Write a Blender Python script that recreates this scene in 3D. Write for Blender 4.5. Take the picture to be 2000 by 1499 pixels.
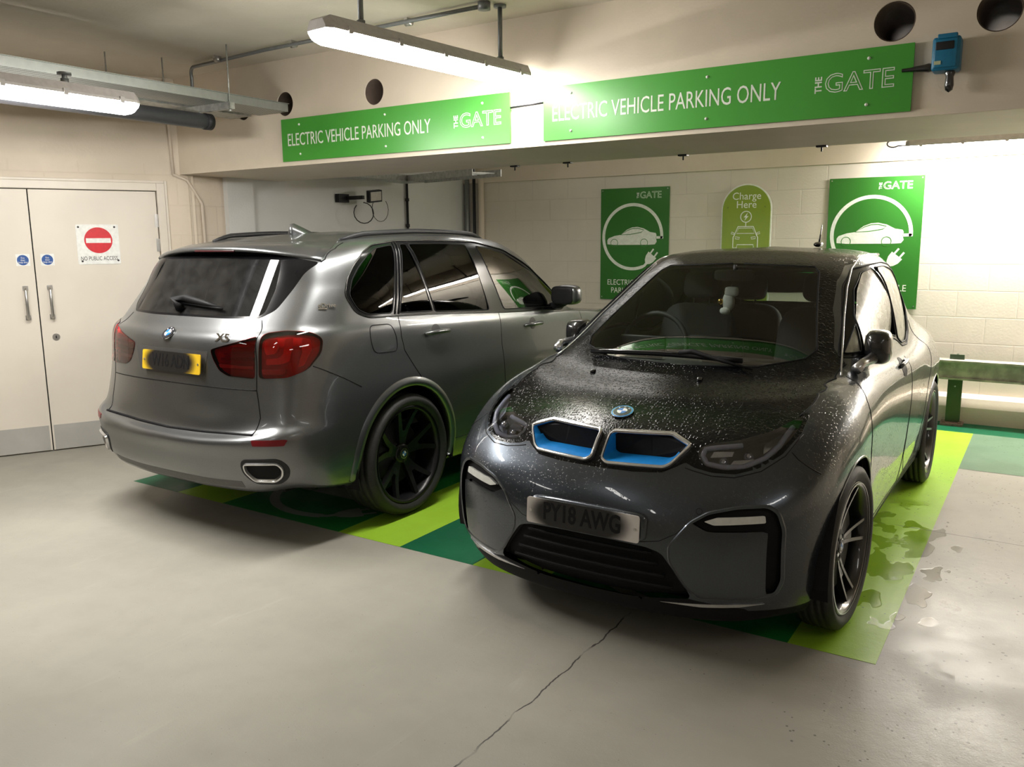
import bpy, bmesh, math, random
import numpy as np
from mathutils import Vector, Matrix
from mathutils.bvhtree import BVHTree

PI = math.pi
scene = bpy.context.scene
for o in list(bpy.data.objects):
    bpy.data.objects.remove(o)
C = scene.collection

# ------------------------------------------------------------------ camera
YAW, PITCH, ROLL, FPX, EYE = 0.57396, 0.16992, -0.00830, 1625.3, 1.58
fw = Vector((-math.sin(YAW)*math.cos(PITCH), math.cos(YAW)*math.cos(PITCH), -math.sin(PITCH)))
rt = Vector((math.cos(YAW), math.sin(YAW), 0.0))
up = rt.cross(fw)
r2 = rt*math.cos(ROLL) + up*math.sin(ROLL)
u2 = up*math.cos(ROLL) - rt*math.sin(ROLL)
cam_data = bpy.data.cameras.new('camera')
cam = bpy.data.objects.new('camera', cam_data)
C.objects.link(cam)
cam_data.sensor_fit = 'HORIZONTAL'; cam_data.sensor_width = 36.0
cam_data.lens = FPX/2000.0*36.0
cam_data.clip_start = 0.05
cam.matrix_world = Matrix(((r2.x, u2.x, -fw.x, 0.0), (r2.y, u2.y, -fw.y, 0.0), (r2.z, u2.z, -fw.z, EYE), (0, 0, 0, 1)))
scene.camera = cam

# ------------------------------------------------------------------ world and exposure
world = bpy.data.worlds.new('world'); scene.world = world
world.use_nodes = True
world.node_tree.nodes['Background'].inputs[0].default_value = (1.0, 0.93, 0.82, 1)
world.node_tree.nodes['Background'].inputs[1].default_value = 0.02
vs = scene.view_settings
vs.view_transform = 'Standard'; vs.look = 'None'; vs.gamma = 1.0; vs.use_curve_mapping = False
vs.exposure = 0.35
LAMP = 50.0          # radiance of the fluorescent diffusers
LAMP_COL = (1.0, 0.965, 0.905)

# ------------------------------------------------------------------ material helpers
def srgb(r, g, b):
    f = lambda c: (c/255/12.92) if c/255 <= 0.04045 else ((c/255+0.055)/1.055)**2.4
    return (f(r), f(g), f(b))

class NT:
    """small wrapper for building node trees"""
    def __init__(s, name):
        s.m = bpy.data.materials.new(name); s.m.use_nodes = True
        s.t = s.m.node_tree; s.t.nodes.clear()
        s.out = s.t.nodes.new('ShaderNodeOutputMaterial')
        s._co = None
    def n(s, kind, **kw):
        nd = s.t.nodes.new(kind)
        for k, v in kw.items(): setattr(nd, k, v)
        return nd
    def put(s, sock, v):
        if hasattr(v, 'is_linked') or isinstance(v, bpy.types.NodeSocket): s.t.links.new(v, sock)
        elif isinstance(v, (tuple, list)) and len(v) == 3 and sock.type == 'RGBA': sock.default_value = (*v, 1)
        else: sock.default_value = v
    def co(s):
        if s._co is None:
            s._co = s.n('ShaderNodeTexCoord').outputs['Object']
        return s._co
    def xyz(s):
        sp = s.n('ShaderNodeSeparateXYZ'); s.put(sp.inputs[0], s.co()); return sp.outputs
    def mth(s, op, a, b=0.0, c=None, clamp=False):
        nd = s.n('ShaderNodeMath', operation=op, use_clamp=clamp)
        s.put(nd.inputs[0], a); s.put(nd.inputs[1], b)
        if c is not None: s.put(nd.inputs[2], c)
        return nd.outputs[0]
    def noise(s, scale, detail=3, rough=0.5, vec=None, col=False, dist=0.0):
        nd = s.n('ShaderNodeTexNoise'); s.put(nd.inputs['Vector'], vec or s.co())
        nd.inputs['Scale'].default_value = scale; nd.inputs['Detail'].default_value = detail
        nd.inputs['Roughness'].default_value = rough; nd.inputs['Distortion'].default_value = dist
        return nd.outputs['Color' if col else 0]
    def scaled(s, v):
        nd = s.n('ShaderNodeMapping'); s.put(nd.inputs[0], s.co()); nd.inputs['Scale'].default_value = v
        return nd.outputs[0]
    def ramp(s, f, lo, hi, a=0.0, b=1.0, smooth=True):
        nd = s.n('ShaderNodeMapRange', interpolation_type='SMOOTHSTEP' if smooth else 'LINEAR')
        s.put(nd.inputs[0], f); nd.inputs[1].default_value = lo; nd.inputs[2].default_value = hi
        nd.inputs[3].default_value = a; nd.inputs[4].default_value = b
        return nd.outputs[0]
    def mix(s, f, a, b):
        nd = s.n('ShaderNodeMix', data_type='RGBA')
        s.put(nd.inputs[0], f); s.put(nd.inputs[6], a); s.put(nd.inputs[7], b)
        return nd.outputs[2]
    def bump(s, h, strength=0.3, dist=0.01, normal=None):
        nd = s.n('ShaderNodeBump'); s.put(nd.inputs['Height'], h)
        nd.inputs['Strength'].default_value = strength; nd.inputs['Distance'].default_value = dist
        if normal is not None: s.put(nd.inputs['Normal'], normal)
        return nd.outputs[0]
    def bsdf(s, color=(0.8, 0.8, 0.8), rough=0.5, metal=0.0, coat=0.0, coat_rough=0.05, normal=None, coat_normal=None, spec=0.5):
        b = s.n('ShaderNodeBsdfPrincipled')
        s.put(b.inputs['Base Color'], color); s.put(b.inputs['Roughness'], rough); s.put(b.inputs['Metallic'], metal)
        s.put(b.inputs['Coat Weight'], coat); s.put(b.inputs['Coat Roughness'], coat_rough)
        s.put(b.inputs['Specular IOR Level'], spec)
        if normal is not None: s.put(b.inputs['Normal'], normal)
        if coat_normal is not None: s.put(b.inputs['Coat Normal'], coat_normal)
        s.t.links.new(b.outputs[0], s.out.inputs[0])
        return b

def simple(name, color, rough=0.5, metal=0.0, coat=0.0, var=0.06, nscale=40.0, bump=0.0, spec=0.5):
    """plain procedural material with slight mottling"""
    k = NT(name)
    f = k.noise(nscale, 3)
    c = k.mix(k.ramp(f, 0.3, 0.7), tuple(v*(1-var) for v in color), tuple(min(1, v*(1+var)) for v in color))
    nrm = k.bump(f, bump, 0.003) if bump else None
    k.bsdf(c, rough, metal, coat, normal=nrm, spec=spec)
    return k.m

def droplets(k, scale=150.0, cover=0.55):
    """height of small water beads"""
    v = k.n('ShaderNodeTexVoronoi'); k.put(v.inputs['Vector'], k.co()); v.inputs['Scale'].default_value = scale
    sep = k.n('ShaderNodeSeparateColor'); k.put(sep.inputs[0], v.outputs['Color'])
    size = k.mth('MULTIPLY', sep.outputs[0], cover)
    return k.ramp(k.mth('SUBTRACT', size, v.outputs['Distance']), 0.0, 0.25)

def paint(name, color, rough=0.32, metal=0.75, beads=0.0, bead_scale=150.0, flake=True, coat=1.0):
    k = NT(name)
    f = k.noise(900.0, 1)
    c = k.mix(k.ramp(f, 0.35, 0.65), tuple(v*0.85 for v in color), tuple(v*1.12 for v in color)) if flake else k.mix(k.noise(6, 2), color, tuple(v*1.05 for v in color))
    cn = k.bump(droplets(k, bead_scale), beads, 0.0025) if beads else None
    k.bsdf(c, rough, metal, coat, 0.03, normal=None, coat_normal=cn)
    return k.m

def glass(name, tint, refl=0.08, rough=0.0, ior=1.5, beads=0.0, bead_scale=150.0, haze=0.0, haze_col=(0.5, 0.5, 0.45)):
    """thin tinted sheet: what passes is coloured, the rest mirrors by angle"""
    k = NT(name)
    tr = k.n('ShaderNodeBsdfTransparent'); f0 = k.noise(3.0, 2)
    k.put(tr.inputs[0], k.mix(f0, tint, tuple(v*0.93 for v in tint)))
    gl = k.n('ShaderNodeBsdfGlossy'); gl.inputs[0].default_value = (1, 1, 1, 1); gl.inputs['Roughness'].default_value = rough
    lw = k.n('ShaderNodeFresnel'); lw.inputs[0].default_value = ior
    if beads:
        b = k.bump(droplets(k, bead_scale), beads, 0.002); k.put(gl.inputs['Normal'], b)
    mx = k.n('ShaderNodeMixShader'); k.put(mx.inputs[0], k.mth('ADD', lw.outputs[0], refl, clamp=True))
    k.t.links.new(tr.outputs[0], mx.inputs[1]); k.t.links.new(gl.outputs[0], mx.inputs[2])
    last = mx
    if haze:
        df = k.n('ShaderNodeBsdfDiffuse'); k.put(df.inputs[0], haze_col)
        m2 = k.n('ShaderNodeMixShader')
        k.put(m2.inputs[0], k.ramp(k.noise(14.0, 4), 0.2, 0.9, haze*0.5, haze*1.2))
        k.t.links.new(mx.outputs[0], m2.inputs[1]); k.t.links.new(df.outputs[0], m2.inputs[2]); last = m2
    k.t.links.new(last.outputs[0], k.out.inputs[0])
    return k.m

def emit(name, color, strength):
    k = NT(name)
    e = k.n('ShaderNodeEmission')
    k.put(e.inputs[0], k.mix(k.noise(2.0, 1), color, tuple(v*0.985 for v in color))); e.inputs[1].default_value = strength
    k.t.links.new(e.outputs[0], k.out.inputs[0])
    return k.m

# ------------------------------------------------------------------ object helpers
def empty(name, label, cat, loc=(0, 0, 0), rotz=0.0, group=None):
    o = bpy.data.objects.new(name, None); C.objects.link(o)
    o.empty_display_size = 0.1
    o.location = loc; o.rotation_euler = (0, 0, rotz)
    o['label'] = label; o['category'] = cat
    if group: o['group'] = group
    return o

def tag(o, label, cat, group=None, kind=None):
    if label: o['label'] = label
    if cat: o['category'] = cat
    if group: o['group'] = group
    if kind: o['kind'] = kind
    return o

def link_mesh(name, verts, faces, mats, parent=None, smooth=False, fmat=None, label=None):
    me = bpy.data.meshes.new(name)
    me.from_pydata([tuple(v) for v in verts], [], [tuple(f) for f in faces])
    if not isinstance(mats, (list, tuple)): mats = [mats]
    for m in mats: me.materials.append(m)
    if fmat is not None: me.polygons.foreach_set('material_index', fmat)
    if smooth is True: me.polygons.foreach_set('use_smooth', [True]*len(me.polygons))
    elif smooth: me.polygons.foreach_set('use_smooth', smooth)
    me.update()
    o = bpy.data.objects.new(name, me); C.objects.link(o)
    if parent is not None: o.parent = parent
    if label: o['label'] = label
    return o

class MB:
    """mesh builder collecting several solids into one mesh"""
    def __init__(s): s.v = []; s.f = []; s.m = []; s.s = []
    def add(s, verts, faces, mat=0, smooth=False):
        b = len(s.v); s.v += [tuple(v) for v in verts]
        for f in faces: s.f.append(tuple(i+b for i in f)); s.m.append(mat); s.s.append(smooth)
        return s
    def box(s, x0, x1, y0, y1, z0, z1, mat=0):
        v = [(x, y, z) for z in (z0, z1) for y in (y0, y1) for x in (x0, x1)]
        return s.add(v, [(0, 2, 3, 1), (4, 5, 7, 6), (0, 1, 5, 4), (2, 6, 7, 3), (0, 4, 6, 2), (1, 3, 7, 5)], mat)
    def obox(s, c, ax, ay, az, mat=0):
        """box about centre c with half-axis vectors"""
        c, ax, ay, az = map(Vector, (c, ax, ay, az))
        v = [c+ax*i+ay*j+az*k for k in (-1, 1) for j in (-1, 1) for i in (-1, 1)]
        return s.add(v, [(0, 2, 3, 1), (4, 5, 7, 6), (0, 1, 5, 4), (2, 6, 7, 3), (0, 4, 6, 2), (1, 3, 7, 5)], mat)
    def rbox(s, x0, x1, y0, y1, z0, z1, r=0.01, mat=0):
        """box with chamfered vertical and horizontal edges"""
        r = min(r, (x1-x0)/2.01, (y1-y0)/2.01, (z1-z0)/2.01)
        bm = bmesh.new(); bmesh.ops.create_cube(bm, size=1.0)
        for v in bm.verts: v.co = Vector(((x0+x1)/2+v.co.x*(x1-x0), (y0+y1)/2+v.co.y*(y1-y0), (z0+z1)/2+v.co.z*(z1-z0)))
        bmesh.ops.bevel(bm, geom=bm.edges[:], offset=r, segments=3, profile=0.5, affect='EDGES')
        bm.verts.index_update()
        s.add([v.co[:] for v in bm.verts], [[v.index for v in f.verts] for f in bm.faces], mat, True); bm.free(); return s
    def tube(s, pts, r, n=8, mat=0, caps=True, closed=False):
        pts = [Vector(p) for p in pts]; rings = []; m = len(pts)
        up0 = None
        for i, p in enumerate(pts):
            if closed: d = pts[(i+1) % m]-pts[i-1]
            else: d = pts[min(i+1, m-1)]-pts[max(i-1, 0)]
            if d.length < 1e-9: d = Vector((0, 0, 1))
            d.normalize()
            if up0 is None:
                up0 = Vector((0, 0, 1)) if abs(d.z) < 0.9 else Vector((1, 0, 0))
            a = d.cross(up0)
            if a.length < 1e-6: a = d.cross(Vector((0.3, 0.5, 0.8)))
            a.normalize(); b = a.cross(d).normalized(); up0 = b
            rr = r[i] if isinstance(r, (list, tuple)) else r
            rings.append([p+(a*math.cos(2*PI*k/n)+b*math.sin(2*PI*k/n))*rr for k in range(n)])
        v = [q for R in rings for q in R]; f = []
        for i in range(m if closed else m-1):
            j = (i+1) % m
            for k in range(n):
                f.append((i*n+k, i*n+(k+1) % n, j*n+(k+1) % n, j*n+k))
        if caps and not closed:
            f.append(tuple(range(n))[::-1]); f.append(tuple((m-1)*n+k for k in range(n)))
        return s.add(v, f, mat, True)
    def lathe(s, prof, axis='x', c=(0, 0, 0), n=48, mat=0, closed=False, smooth=True):
        """prof = (along axis, radius) pairs"""
        v = []; f = []; m = len(prof)
        for i in range(n):
            a = 2*PI*i/n; ca, sa = math.cos(a), math.sin(a)
            for (t, r) in prof:
                if axis == 'x': v.append((c[0]+t, c[1]+r*ca, c[2]+r*sa))
                elif axis == 'y': v.append((c[0]+r*sa, c[1]+t, c[2]+r*ca))
                else: v.append((c[0]+r*ca, c[1]+r*sa, c[2]+t))
        for i in range(n):
            j = (i+1) % n
            for k in range(m if closed else m-1):
                l = (k+1) % m
                f.append((i*m+k, j*m+k, j*m+l, i*m+l))
        return s.add(v, f, mat, smooth)
    def prism(s, outline, frame, d0, d1, mat=0, smooth=False):
        """outline in the (u, v) plane of frame=(origin, u, v, normal), from depth d0 to d1 along the normal"""
        o, U, V, N = frame; n = len(outline)
        v = [o+U*a+V*b+N*d0 for a, b in outline]+[o+U*a+V*b+N*d1 for a, b in outline]
        f = [tuple(range(n))[::-1], tuple(range(n, 2*n))]+[(i, (i+1) % n, n+(i+1) % n, n+i) for i in range(n)]
        return s.add(v, f, mat, smooth)
    def ribbon(s, pts, w, frame, d0, d1, mat=0, closed=False):
        """stroke of width w along 2D points"""
        o, U, V, N = frame; m = len(pts); L = []; R = []
        for i in range(m):
            a = pts[(i-1) % m] if closed or i > 0 else pts[i]
            b = pts[(i+1) % m] if closed or i < m-1 else pts[i]
            dx, dy = b[0]-a[0], b[1]-a[1]; l = math.hypot(dx, dy) or 1
            nx, ny = -dy/l, dx/l
            L.append((pts[i][0]+nx*w/2, pts[i][1]+ny*w/2)); R.append((pts[i][0]-nx*w/2, pts[i][1]-ny*w/2))
        for i in range(m if closed else m-1):
            j = (i+1) % m
            s.prism([R[i], R[j], L[j], L[i]], frame, d0, d1, mat)
        return s
    def blob(s, c, size, e1=0.6, e2=0.6, mat=0, nu=28, nv=16, rot=None):
        """rounded solid (superellipsoid)"""
        def sp(v, e): return math.copysign(abs(v)**e, v)
        v = []; f = []
        for j in range(nv+1):
            ph = -PI/2+PI*j/nv
            for i in range(nu):
                th = 2*PI*i/nu
                q = Vector((size[0]*sp(math.cos(ph), e1)*sp(math.cos(th), e2), size[1]*sp(math.cos(ph), e1)*sp(math.sin(th), e2), size[2]*sp(math.sin(ph), e1)))
                if rot is not None: q = rot @ q
                v.append((c[0]+q.x, c[1]+q.y, c[2]+q.z))
        for j in range(nv):
            for i in range(nu):
                f.append((j*nu+i, j*nu+(i+1) % nu, (j+1)*nu+(i+1) % nu, (j+1)*nu+i))
        return s.add(v, f, mat, True)
    def build(s, name, mats, parent=None, label=None, bevel=0.0):
        o = link_mesh(name, s.v, s.f, mats, parent, s.s, s.m, label)
        if bevel:
            b = o.modifiers.new('bevel', 'BEVEL'); b.width = bevel; b.segments = 2; b.limit_method = 'ANGLE'
        return o

def frame_at(o, u, v):
    u = Vector(u).normalized(); v = Vector(v).normalized()
    return (Vector(o), u, v, u.cross(v))

def text_mesh(name, body, size, frame, mat, parent=None, depth=0.001, xscale=1.0, lift=0.0, align='LEFT', rot=0.0, bold=0.0, label=None):
    """lettering as real geometry lying in the frame's plane"""
    cu = bpy.data.curves.new(name, 'FONT'); cu.body = body; cu.size = size; cu.extrude = depth/2; cu.align_x = align
    cu.offset = bold; cu.resolution_u = 3
    t = bpy.data.objects.new(name, cu); C.objects.link(t)
    bpy.context.view_layer.update()
    me = bpy.data.meshes.new_from_object(t.evaluated_get(bpy.context.evaluated_depsgraph_get()))
    bpy.data.objects.remove(t)
    o, U, V, N = frame
    cr, sr = math.cos(rot), math.sin(rot)
    for v in me.vertices:
        x, y, z = v.co.x*xscale, v.co.y, v.co.z
        x, y = x*cr-y*sr, x*sr+y*cr
        v.co = o+U*x+V*y+N*(z+lift)
    me.materials.clear(); me.materials.append(mat); me.name = name
    ob = bpy.data.objects.new(name, me); C.objects.link(ob)
    if parent is not None: ob.parent = parent
    if label: ob['label'] = label
    return ob

def arc(cx, cy, r, a0, a1, n=24, ry=None):
    ry = ry or r
    return [(cx+r*math.cos(math.radians(a0+(a1-a0)*i/n)), cy+ry*math.sin(math.radians(a0+(a1-a0)*i/n))) for i in range(n+1)]

def rounded(pts, r=0.02, n=4):
    """round the corners of a closed polygon"""
    out = []; m = len(pts)
    for i in range(m):
        p = Vector(pts[i]); a = Vector(pts[i-1]); b = Vector(pts[(i+1) % m])
        da = (a-p); db = (b-p); la = min(r, da.length*0.45); lb = min(r, db.length*0.45)
        s0 = p+da.normalized()*la; s1 = p+db.normalized()*lb
        for k in range(n+1):
            t = k/n; out.append(tuple(s0*(1-t)**2+p*2*t*(1-t)+s1*t*t))
    return out

def dense(pts, step=0.02, closed=True):
    out = []; m = len(pts)
    for i in range(m if closed else m-1):
        a = Vector(pts[i]); b = Vector(pts[(i+1) % m]); k = max(1, int(math.ceil((b-a).length/step)))
        for j in range(k): out.append(tuple(a+(b-a)*j/k))
    if not closed: out.append(tuple(pts[-1]))
    return out

# ------------------------------------------------------------------ control rings of the two bodies
COMPACT_RINGS = [  # one ring per line: x, y, z per column
    ([0,0.266,0.473,0.611,0.63,0.611,0.611,0.63,0.63,0.611,0.611,0.611,0.571,0.414,0], [0.199,0.22,0.282,0.385,0.425,0.712,1.038,1.47,2.046,2.526,3.14,3.342,3.486,3.582,3.601], [0.154,0.154,0.154,0.163,0.163,0.163,0.163,0.163,0.163,0.163,0.192,0.23,0.25,0.25,0.25]),
    ([0,0.295,0.542,0.69,0.768,0.798,0.788,0.778,0.778,0.788,0.798,0.768,0.69,0.473,0], [0.068,0.088,0.159,0.282,0.405,0.712,1.067,1.528,2.094,2.622,3.14,3.448,3.62,3.707,3.736], [0.163,0.163,0.168,0.178,0.182,0.192,0.182,0.173,0.173,0.178,0.211,0.25,0.269,0.269,0.269]),
    ([0,0.305,0.561,0.729,0.803,0.837,0.827,0.818,0.818,0.827,0.847,0.818,0.719,0.492,0], [0.024,0.043,0.113,0.236,0.394,0.712,1.067,1.528,2.094,2.622,3.14,3.457,3.678,3.774,3.803], [0.259,0.259,0.259,0.259,0.259,0.269,0.259,0.25,0.25,0.259,0.278,0.317,0.336,0.336,0.336]),
    ([0,0.305,0.571,0.739,0.816,0.854,0.847,0.837,0.837,0.847,0.862,0.837,0.739,0.492,0], [0.01,0.029,0.093,0.21,0.385,0.712,1.067,1.528,2.094,2.622,3.14,3.467,3.707,3.803,3.832], [0.403,0.403,0.403,0.403,0.403,0.403,0.403,0.384,0.384,0.403,0.422,0.442,0.461,0.461,0.461]),
    ([0,0.305,0.571,0.744,0.824,0.862,0.855,0.847,0.849,0.859,0.869,0.845,0.746,0.502,0], [0.024,0.04,0.098,0.21,0.385,0.712,1.067,1.528,2.094,2.622,3.14,3.476,3.707,3.803,3.832], [0.538,0.538,0.538,0.538,0.538,0.547,0.547,0.538,0.538,0.547,0.566,0.576,0.576,0.576,0.576]),
    ([0,0.305,0.561,0.739,0.825,0.866,0.859,0.853,0.855,0.864,0.871,0.847,0.746,0.502,0], [0.059,0.078,0.128,0.236,0.405,0.712,1.067,1.528,2.094,2.622,3.14,3.476,3.707,3.803,3.822], [0.643,0.643,0.643,0.653,0.662,0.672,0.672,0.662,0.662,0.672,0.691,0.691,0.691,0.691,0.691]),
    ([0,0.295,0.537,0.709,0.806,0.855,0.859,0.855,0.857,0.864,0.869,0.842,0.741,0.502,0], [0.134,0.154,0.214,0.328,0.476,0.731,1.067,1.528,2.094,2.622,3.14,3.457,3.678,3.774,3.803], [0.754,0.754,0.758,0.768,0.782,0.792,0.787,0.778,0.778,0.787,0.806,0.816,0.816,0.816,0.816]),
    ([0,0.286,0.497,0.66,0.763,0.822,0.839,0.843,0.847,0.852,0.829,0.798,0.719,0.473,0], [0.22,0.24,0.307,0.425,0.576,0.788,1.086,1.528,2.094,2.622,3.121,3.419,3.63,3.726,3.755], [0.826,0.826,0.835,0.85,0.869,0.888,0.893,0.888,0.883,0.893,0.922,0.931,0.941,0.941,0.941]),
    ([0,0.256,0.453,0.601,0.699,0.763,0.798,0.814,0.82,0.803,0.758,0.718,0.63,0.433,0], [0.476,0.496,0.557,0.654,0.779,0.942,1.134,1.547,2.094,2.622,3.083,3.352,3.544,3.64,3.668], [0.917,0.917,0.922,0.931,0.946,0.955,0.96,0.946,0.936,0.946,0.989,1.018,1.037,1.046,1.046]),
    ([0,0.256,0.463,0.601,0.685,0.739,0.768,0.784,0.792,0.772,0.718,0.669,0.571,0.394,0], [0.836,0.846,0.884,0.952,1.028,1.115,1.259,1.585,2.094,2.622,3.025,3.284,3.448,3.534,3.563], [0.979,0.979,0.979,0.984,0.989,0.994,0.998,0.989,0.979,0.989,1.046,1.085,1.114,1.123,1.123]),
    ([0,0.246,0.433,0.552,0.625,0.67,0.694,0.719,0.734,0.714,0.659,0.6,0.512,0.355,0], [1.288,1.297,1.336,1.403,1.47,1.537,1.624,1.816,2.161,2.584,2.929,3.16,3.304,3.39,3.419], [1.21,1.21,1.21,1.21,1.21,1.214,1.219,1.214,1.21,1.214,1.238,1.267,1.286,1.296,1.296]),
    ([0,0.236,0.414,0.512,0.571,0.606,0.625,0.645,0.658,0.635,0.575,0.521,0.443,0.315,0], [1.729,1.739,1.768,1.806,1.854,1.902,1.96,2.065,2.286,2.584,2.872,3.044,3.169,3.236,3.265], [1.426,1.424,1.416,1.406,1.397,1.397,1.402,1.406,1.416,1.416,1.406,1.402,1.406,1.411,1.411]),
    ([0,0.197,0.355,0.443,0.492,0.522,0.537,0.547,0.554,0.53,0.472,0.423,0.364,0.256,0], [1.95,1.95,1.969,1.988,2.017,2.056,2.104,2.2,2.353,2.584,2.795,2.929,3.025,3.092,3.121], [1.493,1.49,1.486,1.481,1.478,1.478,1.481,1.485,1.49,1.49,1.481,1.478,1.478,1.481,1.483]),
    ([0,0,0,0,0,0,0,0,0,0,0,0,0,0,0], [2.142,2.152,2.161,2.171,2.19,2.219,2.257,2.315,2.411,2.545,2.641,2.718,2.776,2.814,2.833], [1.524,1.524,1.525,1.525,1.526,1.527,1.528,1.53,1.532,1.531,1.527,1.524,1.523,1.521,1.52]),
]
SUV_RINGS = [  # one ring per line: x, y, z per column
    ([0,0.292,0.507,0.643,0.663,0.643,0.643,0.643,0.663,0.663,0.643,0.643,0.605,0.439,0], [0.254,0.273,0.322,0.409,0.439,0.605,0.994,1.365,1.95,2.535,3.12,3.763,4.095,4.29,4.339], [0.292,0.292,0.292,0.292,0.292,0.292,0.292,0.292,0.292,0.292,0.292,0.292,0.292,0.292,0.292]),
    ([0,0.341,0.605,0.76,0.829,0.853,0.858,0.853,0.839,0.839,0.848,0.858,0.78,0.585,0], [0.098,0.112,0.156,0.254,0.409,0.605,0.994,1.404,1.95,2.535,3.159,3.763,4.192,4.436,4.505], [0.297,0.297,0.307,0.327,0.302,0.283,0.273,0.234,0.214,0.214,0.234,0.273,0.244,0.234,0.224]),
    ([0,0.341,0.614,0.79,0.863,0.892,0.907,0.889,0.863,0.863,0.882,0.907,0.839,0.643,0], [0.034,0.049,0.098,0.195,0.37,0.605,0.994,1.404,1.95,2.535,3.159,3.763,4.231,4.505,4.583], [0.37,0.37,0.38,0.39,0.38,0.38,0.37,0.332,0.302,0.302,0.332,0.37,0.37,0.37,0.37]),
    ([0,0.341,0.624,0.804,0.879,0.907,0.919,0.907,0.889,0.889,0.902,0.919,0.853,0.663,0], [0.01,0.024,0.073,0.171,0.351,0.595,0.994,1.404,1.95,2.535,3.159,3.763,4.251,4.524,4.602], [0.487,0.487,0.487,0.487,0.487,0.487,0.487,0.487,0.487,0.487,0.487,0.487,0.487,0.487,0.487]),
    ([0,0.341,0.624,0.804,0.881,0.909,0.92,0.912,0.9,0.9,0.909,0.92,0.853,0.663,0], [0,0.015,0.063,0.161,0.341,0.595,0.994,1.404,1.95,2.535,3.159,3.763,4.251,4.534,4.622], [0.57,0.575,0.595,0.614,0.614,0.614,0.605,0.585,0.585,0.585,0.585,0.605,0.605,0.605,0.605]),
    ([0,0.332,0.605,0.78,0.873,0.907,0.919,0.913,0.905,0.905,0.912,0.919,0.85,0.663,0], [0.073,0.088,0.122,0.195,0.351,0.595,0.994,1.404,1.95,2.535,3.159,3.763,4.241,4.514,4.602], [0.609,0.614,0.639,0.673,0.682,0.682,0.682,0.682,0.682,0.682,0.682,0.682,0.682,0.682,0.682]),
    ([0,0.332,0.605,0.775,0.866,0.902,0.915,0.912,0.907,0.907,0.909,0.912,0.843,0.653,0], [0.088,0.098,0.15,0.225,0.361,0.605,0.994,1.404,1.95,2.535,3.159,3.744,4.212,4.485,4.573], [0.76,0.765,0.77,0.78,0.78,0.78,0.78,0.78,0.78,0.78,0.78,0.78,0.78,0.78,0.78]),
    ([0,0.332,0.605,0.77,0.853,0.889,0.902,0.902,0.899,0.899,0.899,0.897,0.824,0.634,0], [0.1,0.11,0.165,0.25,0.37,0.614,0.994,1.404,1.95,2.535,3.159,3.705,4.153,4.426,4.514], [0.916,0.921,0.921,0.921,0.921,0.921,0.916,0.907,0.897,0.887,0.877,0.877,0.868,0.858,0.848]),
    ([0,0.343,0.606,0.758,0.84,0.879,0.894,0.894,0.891,0.889,0.884,0.875,0.792,0.597,0], [0.11,0.125,0.18,0.265,0.409,0.643,0.994,1.404,1.95,2.535,3.12,3.627,4.017,4.271,4.348], [1.063,1.068,1.073,1.073,1.073,1.073,1.063,1.048,1.034,1.024,1.014,0.985,0.965,0.946,0.936]),
    ([0,0.361,0.6,0.741,0.819,0.858,0.876,0.876,0.873,0.868,0.853,0.79,0.634,0.439,0], [0.2,0.21,0.263,0.341,0.478,0.682,0.994,1.404,1.97,2.525,2.915,3.081,3.256,3.373,3.413], [1.15,1.155,1.16,1.165,1.17,1.165,1.155,1.136,1.116,1.097,1.082,1.063,1.053,1.043,1.043]),
    ([0,0.361,0.585,0.712,0.785,0.819,0.839,0.839,0.834,0.819,0.785,0.702,0.566,0.4,0], [0.351,0.361,0.4,0.468,0.585,0.741,0.994,1.404,2.009,2.477,2.671,2.808,2.925,3.013,3.042], [1.326,1.326,1.331,1.336,1.345,1.345,1.336,1.326,1.316,1.306,1.302,1.297,1.292,1.287,1.287]),
    ([0,0.356,0.561,0.668,0.726,0.756,0.77,0.775,0.77,0.751,0.712,0.629,0.502,0.356,0], [0.458,0.468,0.497,0.566,0.663,0.799,1.034,1.404,1.95,2.262,2.418,2.554,2.633,2.691,2.71], [1.492,1.492,1.492,1.497,1.506,1.521,1.531,1.536,1.531,1.516,1.502,1.492,1.487,1.482,1.482]),
    ([0,0.332,0.517,0.609,0.653,0.673,0.682,0.687,0.682,0.663,0.624,0.546,0.429,0.302,0], [0.585,0.595,0.614,0.673,0.77,0.897,1.111,1.423,1.891,2.165,2.262,2.34,2.398,2.438,2.457], [1.548,1.548,1.548,1.553,1.563,1.582,1.597,1.607,1.602,1.587,1.578,1.568,1.558,1.553,1.548]),
    ([0,0,0,0,0,0,0,0,0,0,0,0,0,0,0], [0.926,0.946,0.975,1.024,1.073,1.141,1.238,1.423,1.682,1.862,1.93,1.979,2.009,2.028,2.047], [1.625,1.626,1.628,1.63,1.633,1.637,1.642,1.648,1.645,1.642,1.639,1.636,1.633,1.631,1.629]),
]

# ------------------------------------------------------------------ materials
WHITE = simple('white_print', (0.82, 0.83, 0.80), 0.5)
CREAM = (0.66, 0.585, 0.485)

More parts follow.
